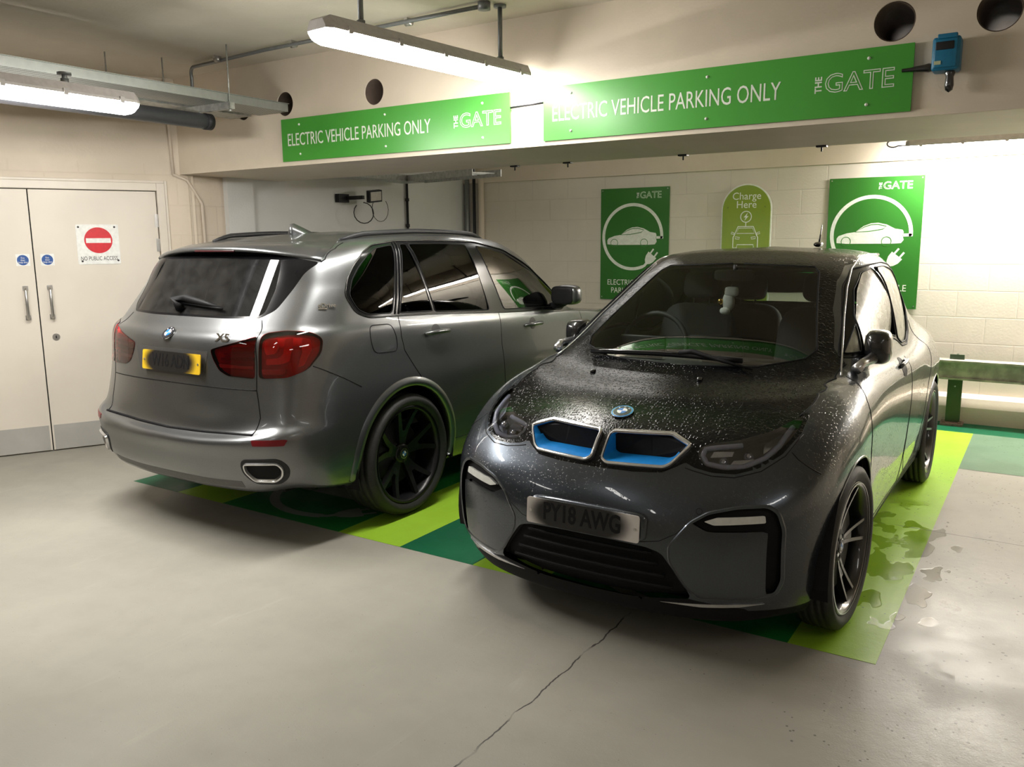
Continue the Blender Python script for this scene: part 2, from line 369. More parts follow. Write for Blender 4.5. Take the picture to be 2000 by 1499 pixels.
def wall_material(name, base, block=None, dirt=0.10, rough=0.55):
    k = NT(name)
    big = k.noise(1.3, 5, 0.6); fine = k.noise(60, 3)
    c = k.mix(k.ramp(big, 0.35, 0.75), tuple(v*(1-dirt) for v in base), base)
    h = k.mth('MULTIPLY', fine, 0.35)
    if block:
        u, w, hh = block            # wall axis index pair and block size
        sp = k.xyz(); cb = k.n('ShaderNodeCombineXYZ')
        k.put(cb.inputs[0], sp[u]); k.put(cb.inputs[1], sp[2])
        br = k.n('ShaderNodeTexBrick'); k.put(br.inputs[0], cb.outputs[0])
        br.inputs['Color1'].default_value = (1, 1, 1, 1); br.inputs['Color2'].default_value = (0.9, 0.9, 0.9, 1); br.inputs['Mortar'].default_value = (0, 0, 0, 1)
        br.inputs['Scale'].default_value = 1.0; br.inputs['Brick Width'].default_value = w; br.inputs['Row Height'].default_value = hh
        br.inputs['Mortar Size'].default_value = 0.005; br.inputs['Mortar Smooth'].default_value = 0.4
        h = k.mth('ADD', h, k.mth('MULTIPLY', br.outputs['Color'], 1.6))
        c = k.mix(k.ramp(br.outputs['Fac'], 0.0, 1.0, 0.0, 0.35), c, tuple(v*0.72 for v in base))
    k.bsdf(c, rough, normal=k.bump(h, 0.35, 0.008))
    return k.m

WALL_CREAM = wall_material('cream_painted_wall', (0.69, 0.60, 0.49))
WALL_BLOCK_CREAM = wall_material('cream_blockwork', (0.66, 0.575, 0.465), (1, 0.46, 0.235))
WALL_BLOCK = wall_material('white_blockwork', (0.76, 0.705, 0.61), (0, 0.45, 0.225))
WALL_GREY = wall_material('pale_grey_panel', (0.68, 0.685, 0.665))
BEAM_MAT = wall_material('painted_concrete_beam', (0.78, 0.685, 0.555), dirt=0.12)
CEIL_MAT = wall_material('painted_concrete_ceiling', (0.72, 0.655, 0.55), dirt=0.16)
DOOR_MAT = simple('cream_door_paint', (0.72, 0.665, 0.58), 0.42, var=0.03, nscale=3)
FRAME_MAT = simple('cream_frame_gloss', (0.69, 0.63, 0.54), 0.35, var=0.04, nscale=5)
STEEL = simple('brushed_steel', (0.55, 0.54, 0.52), 0.28, 0.9)
KICK = simple('dull_kick_plate', (0.50, 0.49, 0.465), 0.38, 0.25, nscale=5)
GALV = simple('galvanised_steel', (0.42, 0.43, 0.41), 0.42, 0.6, var=0.18, nscale=30)
CONDUIT = simple('grey_conduit', (0.22, 0.23, 0.235), 0.42, 0.5)
HOUSING = simple('grey_lamp_housing', (0.50, 0.47, 0.46), 0.5)
DARK = simple('dark_plastic', (0.020, 0.020, 0.022), 0.45, spec=0.3)
BLACK = simple('black_rubber', (0.008, 0.008, 0.009), 0.6, spec=0.15)
GLOSSB = paint('gloss_black_trim', (0.008, 0.008, 0.009), 0.25, 0.0, flake=False)
GREEN_SIGN = simple('green_sign_panel', srgb(72, 158, 58), 0.30, var=0.03, nscale=3)
GREEN_POSTER = simple('green_poster_panel', srgb(50, 116, 42), 0.30, var=0.03, nscale=3)
GREEN_DARK = simple('green_sign_detail', srgb(58, 132, 48), 0.4)
OLIVE = simple('olive_green_sign', srgb(134, 160, 34), 0.35, var=0.03, nscale=3)
SIGNW = simple('sign_white', (0.80, 0.84, 0.76), 0.45)
LAMPON = emit('lit_diffuser', LAMP_COL, LAMP)
LAMPDIM = emit('dim_fill_diffuser', LAMP_COL, LAMP*0.20)  # weak emission for the fill lamps added out of sight
LAMPLEFT = emit('strong_lit_diffuser', LAMP_COL, LAMP*2.0)
LAMPNEW = emit('bright_lit_diffuser', (1.0, 0.945, 0.87), LAMP*2.3)

def floor_material(name, base, teal=False):
    """trafficked floor paint: mottling, scuffs, joints, and wet patches near the compact car's side"""
    k = NT(name)
    sp = k.xyz(); X, Y = sp[0], sp[1]
    big = k.noise(0.9, 5, 0.6); mid = k.noise(7, 4, 0.6); fine = k.noise(160, 2)
    c = k.mix(k.ramp(big, 0.3, 0.75), tuple(v*0.86 for v in base), tuple(min(1, v*1.06) for v in base))
    c = k.mix(k.ramp(mid, 0.45, 0.8, 0, 0.22), c, tuple(v*0.75 for v in base))
    # long scuffs along the driving direction
    scuff = k.noise(1.0, 4, 0.7, k.scaled((9.0, 1.1, 1)), dist=0.6)
    c = k.mix(k.ramp(scuff, 0.60, 0.75, 0, 0.20), c, tuple(min(1, v*1.25+0.02) for v in base))
    scr = k.noise(1.0, 5, 0.75, k.scaled((2.0, 26.0, 1)), dist=1.5)
    c = k.mix(k.ramp(scr, 0.66, 0.74, 0, 0.22), c, tuple(v*0.6 for v in base))
    # grit: small dark chips, denser to the right
    v1 = k.n('ShaderNodeTexVoronoi'); k.put(v1.inputs['Vector'], k.co()); v1.inputs['Scale'].default_value = 27.0
    grit = k.mth('LESS_THAN', v1.outputs['Distance'], k.ramp(k.mth('ADD', k.mth('MULTIPLY', X, 0.25), k.noise(2.2, 3)), 0.2, 0.62, 0.04, 0.17))
    c = k.mix(k.mth('MULTIPLY', grit, 0.75), c, (0.05, 0.045, 0.04))
    # joints / cracks
    wob = k.mth('MULTIPLY', k.mth('SUBTRACT', k.noise(9, 3), 0.5), 0.05)
    def near(val, w): return k.mth('LESS_THAN', k.mth('ABSOLUTE', val), w)
    j1 = k.mth('MULTIPLY', near(k.mth('ADD', k.mth('SUBTRACT', Y, 4.88), k.mth('MULTIPLY', wob, 0.4)), 0.004), k.mth('GREATER_THAN', X, -3.0))
    j2 = k.mth('MULTIPLY', near(k.mth('ADD', k.mth('ADD', X, 1.40), wob), 0.0035), k.mth('LESS_THAN', Y, 3.1))
    j3 = k.mth('MULTIPLY', near(k.mth('SUBTRACT', Y, 6.35), 0.004), k.mth('GREATER_THAN', X, -0.42))
    crack = k.mth('MAXIMUM', k.mth('MAXIMUM', j1, j2), j3)
    brk = k.ramp(k.noise(5, 2), 0.35, 0.5, 0.25, 1.0)
    c = k.mix(k.mth('MULTIPLY', crack, brk), c, (0.06, 0.055, 0.05))
    # wetness
    zone = k.mth('MULTIPLY', k.ramp(X, -1.05, -0.35), k.ramp(Y, 6.8, 4.3, 0, 1))
    pz = k.mth('MULTIPLY', k.ramp(k.mth('ABSOLUTE', k.mth('ADD', X, 0.56)), 0.34, 0.10, 0, 1), k.ramp(k.mth('ABSOLUTE', k.mth('SUBTRACT', Y, 4.35)), 1.25, 0.3, 0, 1))
    wetn = k.noise(3.6, 5, 0.68)
    wet = k.mth('MULTIPLY', k.ramp(k.mth('ADD', wetn, k.mth('MULTIPLY', zone, 0.22)), 0.50, 0.62), zone)
    pn = k.noise(4.2, 2, 0.45, k.scaled((1.8, 1.0, 1)), dist=0.15)
    pud = k.mth('MULTIPLY', k.ramp(k.mth('ADD', pn, k.mth('MULTIPLY', pz, 0.14)), 0.62, 0.635), k.ramp(pz, 0.0, 0.3))
    c = k.mix(k.mth('MULTIPLY', pud, 0.55), c, tuple(v*0.45 for v in base))
    c = k.mix(k.mth('MULTIPLY', wet, 0.18), c, tuple(v*0.6 for v in base))
    r = k.ramp(k.noise(3, 4), 0.3, 0.7, 0.44, 0.58)
    r = k.mth('SUBTRACT', r, k.mth('MULTIPLY', wet, 0.17))
    r = k.mth('MAXIMUM', k.mth('SUBTRACT', r, k.mth('MULTIPLY', pud, 0.22)), 0.06)
    hb = k.mth('ADD', k.mth('MULTIPLY', fine, 0.4), k.mth('MULTIPLY', k.noise(22, 3), 0.8))
    hb = k.mth('SUBTRACT', hb, k.mth('MULTIPLY', k.mth('MAXIMUM', grit, crack), 1.0))
    hb = k.mth('MULTIPLY', hb, k.mth('SUBTRACT', 1.0, k.mth('MULTIPLY', pud, 0.85)))
    k.bsdf(c, r, normal=k.bump(hb, 0.22, 0.005), spec=0.24)
    return k.m

FLOOR = floor_material('grey_floor_paint', (0.345, 0.33, 0.285))
F_LIME = floor_material('lime_floor_paint', srgb(152, 196, 52))
F_GREEN = floor_material('green_floor_paint', srgb(28, 128, 52))
F_TEAL = floor_material('teal_floor_paint', srgb(14, 92, 60))
F_SYMBOL = floor_material('faded_white_floor_paint', (0.30, 0.33, 0.28))
F_WORN = floor_material('worn_grey_green_floor_paint', (0.13, 0.215, 0.14))

# ------------------------------------------------------------------ setting
CEIL = 2.85
YB0, YB1, ZB = 4.30, 5.30, 2.12       # beam front, beam back, beam underside
YW = 8.11                             # far wall
XL = -5.88                            # left wall of the parking bays
P0 = Vector((-6.56, 3.02, 0)); DD = Vector((0.44987, 0.89309, 0))   # door wall line
def on_door(t, z, out=0.0):
    n = Vector((DD.y, -DD.x, 0)); return P0+DD*t+Vector((0, 0, z))+n*out
TEND = (XL-P0.x)/DD.x

mb = MB(); mb.box(-9, 4.0, -6.5, YW+0.2, -0.2, 0.0); floor = mb.build('floor', FLOOR); tag(floor, None, None, kind='structure')
mb = MB(); mb.box(-9, 4.0, -6.5, YW+0.2, CEIL, CEIL+0.2); tag(mb.build('ceiling', CEIL_MAT), None, None, kind='structure')
mb = MB(); mb.box(XL-0.3, 4.0, YW, YW+0.3, 0, CEIL); tag(mb.build('wall_back', WALL_BLOCK), None, None, kind='structure')
mb = MB(); mb.box(3.8, 4.1, -6.5, YW, 0, CEIL); tag(mb.build('wall_right', WALL_CREAM), None, None, kind='structure')
mb = MB(); mb.box(-9, 4.0, -6.8, -6.5, 0, CEIL); tag(mb.build('wall_front', WALL_CREAM), None, None, kind='structure')
# upper band and kerb of the far wall
mb = MB(); mb.box(XL, 3.8, YW-0.03, YW+0.01, 2.24, CEIL); tag(mb.build('trim_1', BEAM_MAT), None, None, kind='structure')
mb = MB(); pr = [(YW, 0), (YW-0.14, 0), (YW-0.135, 0.14), (YW-0.11, 0.215), (YW-0.07, 0.235), (YW, 0.24)]
v = [(x, y, z) for x in (XL, 3.8) for y, z in pr]; n = len(pr)
mb.add(v, [tuple(range(n)), tuple(range(n, 2*n))[::-1]]+[(i, i+n, (i+1) % n+n, (i+1) % n) for i in range(n)])
tag(mb.build('baseboard_back', WALL_CREAM), None, None, kind='structure')

# left walls: the angled door wall and the straight wall of the bays
DT0, DT1 = -1.22, 1.29     # door opening along the wall (two leaves)
def wall_seg(mb, t0, t1, z0, z1, th=0.25):
    a, b = on_door(t0, 0), on_door(t1, 0); n = Vector((-DD.y, DD.x, 0))*th
    v = [a, b, b+n, a+n]; v = [Vector((p.x, p.y, z)) for z in (z0, z1) for p in v]
    mb.add(v, [(0, 1, 2, 3)[::-1], (4, 5, 6, 7), (0, 1, 5, 4), (1, 2, 6, 5), (2, 3, 7, 6), (3, 0, 4, 7)])
mb = MB()
wall_seg(mb, -10.5, DT0, 0, CEIL); wall_seg(mb, DT1, TEND+0.02, 0, CEIL); wall_seg(mb, DT0, DT1, 2.045, CEIL)
k = NT('cream_blockwork_angled')   # courses run along the angled wall
sp = k.xyz(); u = k.mth('ADD', k.mth('MULTIPLY', sp[0], DD.x), k.mth('MULTIPLY', sp[1], DD.y))
cb = k.n('ShaderNodeCombineXYZ'); k.put(cb.inputs[0], u); k.put(cb.inputs[1], sp[2])
br = k.n('ShaderNodeTexBrick'); k.put(br.inputs[0], cb.outputs[0])
br.inputs['Scale'].default_value = 1.0; br.inputs['Brick Width'].default_value = 0.46; br.inputs['Row Height'].default_value = 0.235; br.inputs['Mortar Size'].default_value = 0.005; br.inputs['Mortar Smooth'].default_value = 0.5
br.inputs['Color1'].default_value = (1, 1, 1, 1); br.inputs['Color2'].default_value = (0.92, 0.92, 0.92, 1); br.inputs['Mortar'].default_value = (0, 0, 0, 1)
low = k.mth('LESS_THAN', sp[2], 2.2)
big = k.noise(1.5, 5, 0.6)
c = k.mix(k.ramp(big, 0.35, 0.75), (0.60, 0.52, 0.41), (0.69, 0.60, 0.48))
h = k.mth('ADD', k.mth('MULTIPLY', k.noise(50, 3), 0.4), k.mth('MULTIPLY', k.mth('MULTIPLY', br.outputs['Color'], 1.5), low))
k.bsdf(c, 0.5, normal=k.bump(h, 0.35, 0.008))
tag(mb.build('wall_left', k.m), None, None, kind='structure')
yc = (P0+DD*TEND).y
mb = MB(); mb.box(XL-0.3, XL, yc-0.02, 4.68, 0, CEIL); tag(mb.build('wall_left_corner', WALL_BLOCK_CREAM), None, None, kind='structure')
mb = MB(); mb.box(XL-0.3, XL, 4.68, YW+0.1, 0, CEIL); mb.box(XL, XL+0.05, 4.68, 4.95, 0, ZB); tag(mb.build('wall_left_bay', WALL_GREY), None, None, kind='structure')
mb = MB(); mb.tube([on_door(1.36, 2.9-0.06, 0.012), on_door(1.38, 2.12, 0.014)], 0.012, 6); mb.tube([on_door(1.38, 2.12, 0.014), on_door(TEND-0.03, 2.08, 0.012), Vector((XL+0.012, 4.45, 1.9)), Vector((XL+0.014, 4.47, 0.1))], 0.014, 6)
tag(mb.build('trim_2', WALL_CREAM), None, None, kind='structure')

# the deep beam with its cored service holes
mb = MB(); mb.box(XL-0.05, 3.8, YB0, YB1, ZB, CEIL+0.05)
beam = mb.build('trim_3', BEAM_MAT); tag(beam, None, None, kind='structure')
HOLES = [(-5.12, 2.55, 0.075), (-4.68, 2.55, 0.083), (-3.84, 2.55, 0.083), (-0.70, 2.547, 0.088), (-0.285, 2.535, 0.088), (0.55, 2.55, 0.088)]
cut = MB()
for x, z, r in HOLES: cut.lathe([(YB0-0.1, 0), (YB0-0.1, r), (YB1+0.1, r), (YB1+0.1, 0)], 'y', (x, 0, z), 40)
cutter = cut.build('cutter', BEAM_MAT)
bm_ = bmesh.new(); bm_.from_mesh(cutter.data); bmesh.ops.remove_doubles(bm_, verts=bm_.verts, dist=1e-5); bmesh.ops.recalc_face_normals(bm_, faces=bm_.faces); bm_.to_mesh(cutter.data); bm_.free()
bo = beam.modifiers.new('cores', 'BOOLEAN'); bo.object = cutter; bo.operation = 'DIFFERENCE'; bo.solver = 'EXACT'
bpy.context.view_layer.update()
me = bpy.data.meshes.new_from_object(beam.evaluated_get(bpy.context.evaluated_depsgraph_get()))
beam.modifiers.clear(); beam.data = me; bpy.data.objects.remove(cutter)
# chamfered lip along the beam's lower front edge
mb = MB(); mb.box(XL, 3.8, YB0-0.012, YB0+0.005, ZB, ZB+0.03); tag(mb.build('trim_4', BEAM_MAT), None, None, kind='structure')
# sleeves inside the two right-hand cores
for x, z, r in HOLES:
    mb = MB(); mb.lathe([(YB0+0.01, r-0.001), (YB0+0.01, r-0.006), (YB1, r-0.006), (YB1, r-0.001)], 'y', (x, 0, z), 40, 0, True)
    s_ = mb.build('hole_sleeve', simple('dark_core_lining', (0.10, 0.075, 0.06), 0.85, spec=0.1) if 'dark_core_lining' not in bpy.data.materials else bpy.data.materials['dark_core_lining'])
    nm = {-5.12: 'behind the end of the dark duct', -4.68: 'where the cable tray enters the beam', -3.84: 'above the left green banner', -0.70: 'just above the right end of the right green banner', -0.285: 'above the blue detector box', 0.55: 'beyond the right edge of the view'}[x]
    tag(s_, 'round dark hole through the beam, '+nm, 'hole', 'service holes in the beam')

# ------------------------------------------------------------------ double door
fr = MB()
def dbox(mb, t0, t1, z0, z1, o0, o1, mat=0):
    n = Vector((DD.y, -DD.x, 0)); a = on_door((t0+t1)/2, (z0+z1)/2, (o0+o1)/2)
    mb.obox(a, DD*((t1-t0)/2), n*((o1-o0)/2), Vector((0, 0, (z1-z0)/2)), mat)
dbox(fr, DT1-0.045, DT1+0.015, 0, 2.05, -0.06, 0.03); dbox(fr, DT0-0.015, DT0+0.045, 0, 2.05, -0.06, 0.03); dbox(fr, DT0+0.045, DT1-0.045, 1.99, 2.05, -0.06, 0.03)
dbox(fr, DT1+0.015, DT1+0.035, 0, 2.07, 0.0, 0.018); dbox(fr, DT0, DT1+0.015, 2.05, 2.07, 0, 0.018)
tag(fr.build('trim_5', FRAME_MAT, bevel=0.004), None, None, kind='structure')
TM = 0.36
for i, (t0, t1) in enumerate([(DT0+0.05, TM-0.004), (TM+0.004, DT1-0.05)]):
    mb = MB(); dbox(mb, t0, t1, 0.008, 1.985, -0.05, -0.005)
    d = mb.build('door_%d' % (i+1), DOOR_MAT, bevel=0.002); d['kind'] = 'structure'
    mb = MB(); dbox(mb, t0+0.012, t1-0.012, 0.012, 0.205, -0.005, -0.002)
    for tt in (t0+0.03, t1-0.03):
        for zz in (0.03, 0.19): mb.obox(on_door(tt, zz, -0.001), DD*0.004, Vector((DD.y, -DD.x, 0))*0.002, Vector((0, 0, 0.004)), 1)
    mb.build('kick_plate', [KICK, STEEL], d, 'dull metal kick plate')
    th = TM-0.075 if i == 0 else TM+0.085
    mb = MB(); mb.tube([on_door(th, 1.26, -0.005), on_door(th, 1.262, 0.05), on_door(th, 1.245, 0.062), on_door(th, 1.055, 0.062), on_door(th, 1.038, 0.05), on_door(th, 1.04, -0.005)], 0.0105, 10)
    for zz in (1.26, 1.04): dbox(mb, th-0.018, th+0.018, zz-0.018, zz+0.018, -0.005, 0.0)
    mb.build('pull_handle', STEEL, d, 'brushed steel pull handle')
    if i == 1:
        mb = MB(); c0 = on_door(th+0.01, 0.885, -0.005); n = Vector((DD.y, -DD.x, 0))
        ring = [c0+DD*(0.026*math.cos(a*PI/12))+Vector((0, 0, 0.026*math.sin(a*PI/12))) for a in range(24)]
        mb.add(ring+[p+n*0.006 for p in ring], [tuple(range(24, 48))]+[(j, (j+1) % 24, 24+(j+1) % 24, 24+j) for j in range(24)])
        mb.obox(c0+n*0.008, DD*0.004, n*0.003, Vector((0, 0, 0.010)), 1)
        mb.build('lock', [STEEL, DARK], d)
        for zz in (1.57, 1.76, 0.25):
            mb = MB(); mb.tube([on_door(t1+0.012, zz-0.05, 0.004), on_door(t1+0.012, zz+0.05, 0.004)], 0.008, 8); dbox(mb, t1-0.02, t1+0.04, zz-0.05, zz+0.05, -0.004, 0.0)
            mb.build('hinge', STEEL, d)

def door_frame_at(t, z, out=0.0): return frame_at(on_door(t, z, out), DD, (0, 0, 1))
# no-entry sign
w = empty('no_entry_sign', 'white square sign with red no-entry disc on the right door leaf', 'sign')
RED = simple('sign_red', srgb(206, 22, 38), 0.4)
f = door_frame_at(0.805, 1.58, -0.004)
mb = MB(); mb.prism(rounded([(-0.15, -0.152), (0.145, -0.152), (0.145, 0.15), (-0.15, 0.15)], 0.012), f, 0, 0.004); mb.build('sign_panel', WHITE, w)
mb = MB(); mb.prism(arc(0.0, 0.03, 0.098, 0, 345, 46), f, 0.004, 0.0052); mb.build('red_disc', RED, w)
mb = MB(); mb.prism([(-0.086, 0.010), (0.086, 0.010), (0.086, 0.046), (-0.086, 0.046)], f, 0.0052, 0.0062); mb.build('white_bar', WHITE, w)
text_mesh('lettering', 'NO PUBLIC ACCESS', 0.044, (f[0]+f[1]*-0.003+f[2]*-0.122, f[1], f[2], f[3]), DARK, w, xscale=0.66, lift=0.0046, align='CENTER')
for a, b in ((-0.132, 0.130), (0.118, 0.130), (-0.122, -0.128), (0.128, -0.125)):
    mb = MB(); mb.prism(arc(a, b, 0.0075, 0, 330, 11), f, 0.004, 0.007); mb.build('screw', DARK, w)
# fire door discs
BLUE = simple('sign_blue', srgb(22, 78, 150), 0.4)
for i, t in enumerate((TM-0.072, TM+0.088)):
    w = empty('fire_door_sticker', 'round blue fire door sticker on the '+('left' if i == 0 else 'right')+' door leaf', 'sticker', group='fire door stickers')
    f = door_frame_at(t, 1.468, -0.0045)
    mb = MB(); mb.prism([(-0.044, -0.042), (0.046, -0.042), (0.046, 0.044), (-0.044, 0.044)], f, 0, 0.0008); mb.build('backing', WHITE, w)
    mb = MB(); mb.prism(arc(0, 0, 0.038, 0, 345, 30), f, 0.0008, 0.0014); mb.build('blue_disc', BLUE, w)
    for j, s_ in enumerate(('Fire', 'door', 'keep shut')):
        text_mesh('lettering', s_, 0.019, (f[0]+f[2]*(0.010-0.016*j), f[1], f[2], f[3]), WHITE, w, xscale=0.8, lift=0.0016, align='CENTER')
w = empty('blue_notice', 'blue notice at the left edge of the view on the left door leaf', 'sign')
f = door_frame_at(-0.10, 1.47, -0.0045); mb = MB(); mb.prism([(-0.08, -0.11), (0.08, -0.11), (0.08, 0.07), (-0.08, 0.07)], f, 0, 0.001); mb.build('panel', BLUE, w)

# ------------------------------------------------------------------ green signs
def gate_logo(parent, o, U, V, h, lift, outline=True):
    """small vertical THE beside the word GATE; o = left end of the baseline"""
    f = (o, U, V, U.cross(V))
    text_mesh('logo', 'GATE', h*1.42, (o+U*(h*0.55), U, V, f[3]), SIGNW, parent, xscale=1.02, lift=lift, bold=h*0.022)
    if outline:
        text_mesh('logo_inline', 'GATE', h*1.42, (o+U*(h*0.55), U, V, f[3]), GREEN_SIGN, parent, xscale=1.02, lift=lift+0.0006, bold=-h*0.026)
    text_mesh('logo', 'THE', h*0.52, (o+U*(h*0.42), U, V, f[3]), SIGNW, parent, rot=PI/2, lift=lift, xscale=0.93, bold=h*0.012)

def banner(x0, x1, z0, z1, label, tx, lx, lh):
    w = empty('parking_banner', label, 'sign', (0, 0, 0), group='long green parking banners on the beam')
    f = frame_at((x0, YB0-0.012, z0), (1, 0, 0), (0, 0, 1))
    mb = MB(); mb.prism([(0, 0), (x1-x0, 0), (x1-x0, z1-z0), (0, z1-z0)], f, 0, 0.012); mb.build('sign_panel', GREEN_SIGN, w)
    text_mesh('lettering', 'ELECTRIC VEHICLE PARKING ONLY', 0.122, (f[0]+f[1]*tx+f[2]*0.105, f[1], f[2], f[3]), SIGNW, w, xscale=0.665, lift=0.0127)
    gate_logo(w, f[0]+f[1]*lx+f[2]*lh, f[1], f[2], 0.085, 0.0127)
    for fx in (0.18, 0.97, 1.74):
        for fz in (0.045, (z1-z0)-0.045):
            mb = MB(); mb.lathe([(-0.007, 0), (-0.006, 0.006), (0, 0.008)], 'y', (x0+fx, YB0-0.024, z0+fz), 10); mb.build('screw_cap', SIGNW, w)
    return w
banner(-4.70, -2.765, 2.15, 2.44, 'long green parking banner on the beam above the grey car, left of the hanging lamp', 0.055, 1.52, 0.115)
banner(-2.535, -0.605, 2.145, 2.44, 'long green parking banner on the beam above the black-bonneted car, right of the hanging lamp', 0.055, 1.50, 0.115)

def ev_symbol(mb, f, s, d0, d1, mats=(0, 1), plug=True, ring_w=0.032):
    """ring, car silhouette and plug; s scales a design 0.66 wide centred on the ring"""
    R = 0.33
    pts = [(s*x, s*y) for x, y in arc(0, 0, R, 0, 292, 64)]
    mb.ribbon(pts, ring_w*s, f, d0, d1, mats[0])
    mb.ribbon([(s*R, 0), (s*R, -0.008*s), (s*0.27, -0.008*s)], ring_w*s*0.8, f, d0, d1, mats[0])
    mb.prism([(s*(R-0.016), 0), (s*(R-0.016), -s*0.02), (s*(R+0.016), -s*0.02), (s*(R+0.016), 0)], f, d0, d1, mats[0])
    car = [(-0.285, -0.075), (-0.287, -0.035), (-0.27, -0.012), (-0.20, 0.012), (-0.13, 0.022), (-0.06, 0.075), (0.0, 0.098), (0.06, 0.102), (0.13, 0.085), (0.20, 0.048), (0.262, 0.038), (0.272, 0.018), (0.265, -0.01), (0.275, -0.05), (0.255, -0.078), (0.19, -0.082), (-0.20, -0.082)]
    mb.prism([(s*a, s*b) for a, b in car], f, d0, d1+0.0001, mats[0])
    win = [(-0.115, 0.024), (-0.05, 0.072), (0.005, 0.086), (0.06, 0.088), (0.105, 0.075), (0.125, 0.055), (0.06, 0.035)]
    mb.ribbon([(s*a, s*b) for a, b in [(-0.13, 0.022), (-0.055, 0.066), (0.0, 0.085), (0.06, 0.088), (0.13, 0.07), (0.10, 0.045), (-0.02, 0.026)]], 0.007*s, f, d1, d1+0.0008, mats[1], True)
    for cx in (-0.205, 0.135):
        mb.ribbon([(s*a, s*b) for a, b in arc(cx, -0.062, 0.040, 0, 345, 23)], 0.006*s, f, d1, d1+0.0008, mats[1], True)
    if plug:
        a = math.radians(52); ca, sa = math.cos(a), math.sin(a); cx, cy = 0.20, -0.225
        def q(x, y): return (s*(cx+x*ca-y*sa), s*(cy+x*sa+y*ca))
        mb.prism([q(*p) for p in [(0.05, -0.055), (0.05, 0.055), (0.0, 0.052), (-0.04, 0.035), (-0.062, 0.012), (-0.062, -0.012), (-0.04, -0.035), (0.0, -0.052)][::-1]], f, d0, d1+0.0001, mats[0])
        for yy in (-0.028, 0.028): mb.prism([q(*p) for p in [(0.05, yy-0.008), (0.105, yy-0.008), (0.105, yy+0.008), (0.05, yy+0.008)]], f, d0, d1, mats[0])
        e = q(-0.06, 0); mb.ribbon([e, (s*0.145, -s*0.295), (s*0.122, -s*0.307)], 0.026*s, f, d0, d1, mats[0])

def poster(x0, x1, label):
    w = empty('parking_poster', label, 'sign', group='green parking posters on the back wall')
    z0, z1 = 0.955, 2.11
    f = frame_at((x0, YW-0.008, z0), (1, 0, 0), (0, 0, 1)); W = x1-x0; H = z1-z0
    mb = MB(); mb.prism([(0, 0), (W, 0), (W, H), (0, H)], f, 0, 0.008); mb.build('sign_panel', GREEN_POSTER, w)
    g = (f[0]+f[1]*(W*0.475)+f[2]*(H-0.50), f[1], f[2], f[3])
    mb = MB(); ev_symbol(mb, g, 1.0, 0.008, 0.0092); mb.build('symbol', [SIGNW, GREEN_DARK], w)
    gate_logo(w, f[0]+f[1]*(W*0.53)+f[2]*(H-0.108), f[1], f[2], 0.066, 0.0087)
    for j, t in enumerate(('ELECTRIC VEHICLE', 'PARKING ONLY')):
        text_mesh('lettering', t, 0.082, (f[0]+f[1]*(W*0.5)+f[2]*(0.155-0.085*j), f[1], f[2], f[3]), SIGNW, w, xscale=0.88, lift=0.0087, align='CENTER')
    for a in (0.02, W-0.02):
        for b in (0.025, H-0.02):
            mb = MB(); mb.prism(arc(a, b, 0.006, 0, 330, 11), f, 0.008, 0.011); mb.build('screw', STEEL, w)
poster(-4.09, -3.32, 'shaded green poster with white car and plug symbol, left of the arch-topped sign')
poster(-1.775, -0.99, 'brightly lit green poster with white car and plug symbol, right of the arch-topped sign')

w = empty('charge_here_sign', 'olive green arch-topped charging sign between the two green posters', 'sign')
f = frame_at((-2.53, YW-0.012, 0.95), (1, 0, 0), (0, 0, 1))
arch = [(-0.245, 0), (0.245, 0)]+arc(0, 0.905, 0.245, 0, 180, 28)
mb = MB(); mb.prism(arch, f, 0, 0.009); mb.build('sign_panel', SIGNW, w, 'pale border panel')
mb = MB(); mb.prism([(-0.232, 0.013), (0.232, 0.013)]+arc(0, 0.905, 0.232, 0, 180, 28), f, 0.009, 0.011); mb.build('face', OLIVE, w)
for j, t in enumerate(('Charge', 'Here')):
    text_mesh('lettering', t, 0.098, (f[0]+f[2]*(1.003-0.080*j), f[1], f[2], f[3]), SIGNW, w, xscale=0.98, lift=0.0117, align='CENTER')
mb = MB(); L = 0.011, 0.0125; f = (f[0]+f[2]*0.075, f[1], f[2], f[3])
mb.ribbon(arc(0, 0.765, 0.052, 0, 345, 30), 0.008, f, *L, closed=True)
mb.prism([(0.016, 0.803), (-0.022, 0.759), (-0.003, 0.759), (-0.014, 0.727), (0.024, 0.771), (0.004, 0.771)], f, *L)
mb.ribbon([(0, 0.713), (0, 0.676)], 0.008, f, *L)
mb.ribbon([(-0.075, 0.672), (0.075, 0.672), (0.108, 0.590), (0.120, 0.57), (0.120, 0.47), (0.083, 0.47), (0.079, 0.50), (-0.079, 0.50), (-0.083, 0.47), (-0.120, 0.47), (-0.120, 0.57), (-0.108, 0.590)], 0.008, f, *L, closed=True)
mb.ribbon([(-0.068, 0.658), (0.068, 0.658), (0.086, 0.607), (-0.086, 0.607)], 0.006, f, *L, closed=True)
for s_ in (-1, 1):
    mb.ribbon([(s_*0.108, 0.61), (s_*0.135, 0.622), (s_*0.140, 0.604), (s_*0.112, 0.598)], 0.006, f, *L, closed=True)
    mb.ribbon([(s_*0.098, 0.575), (s_*0.056, 0.570), (s_*0.060, 0.553), (s_*0.098, 0.556)], 0.006, f, *L, closed=True)
mb.build('symbol', SIGNW, w)
for a in (-0.18, 0.18):
    mb = MB(); mb.prism(arc(a, 0.855, 0.009, 0, 330, 11), f, 0.011, 0.013); mb.build('screw', simple('olive_cap', srgb(120, 140, 30), 0.4), w)

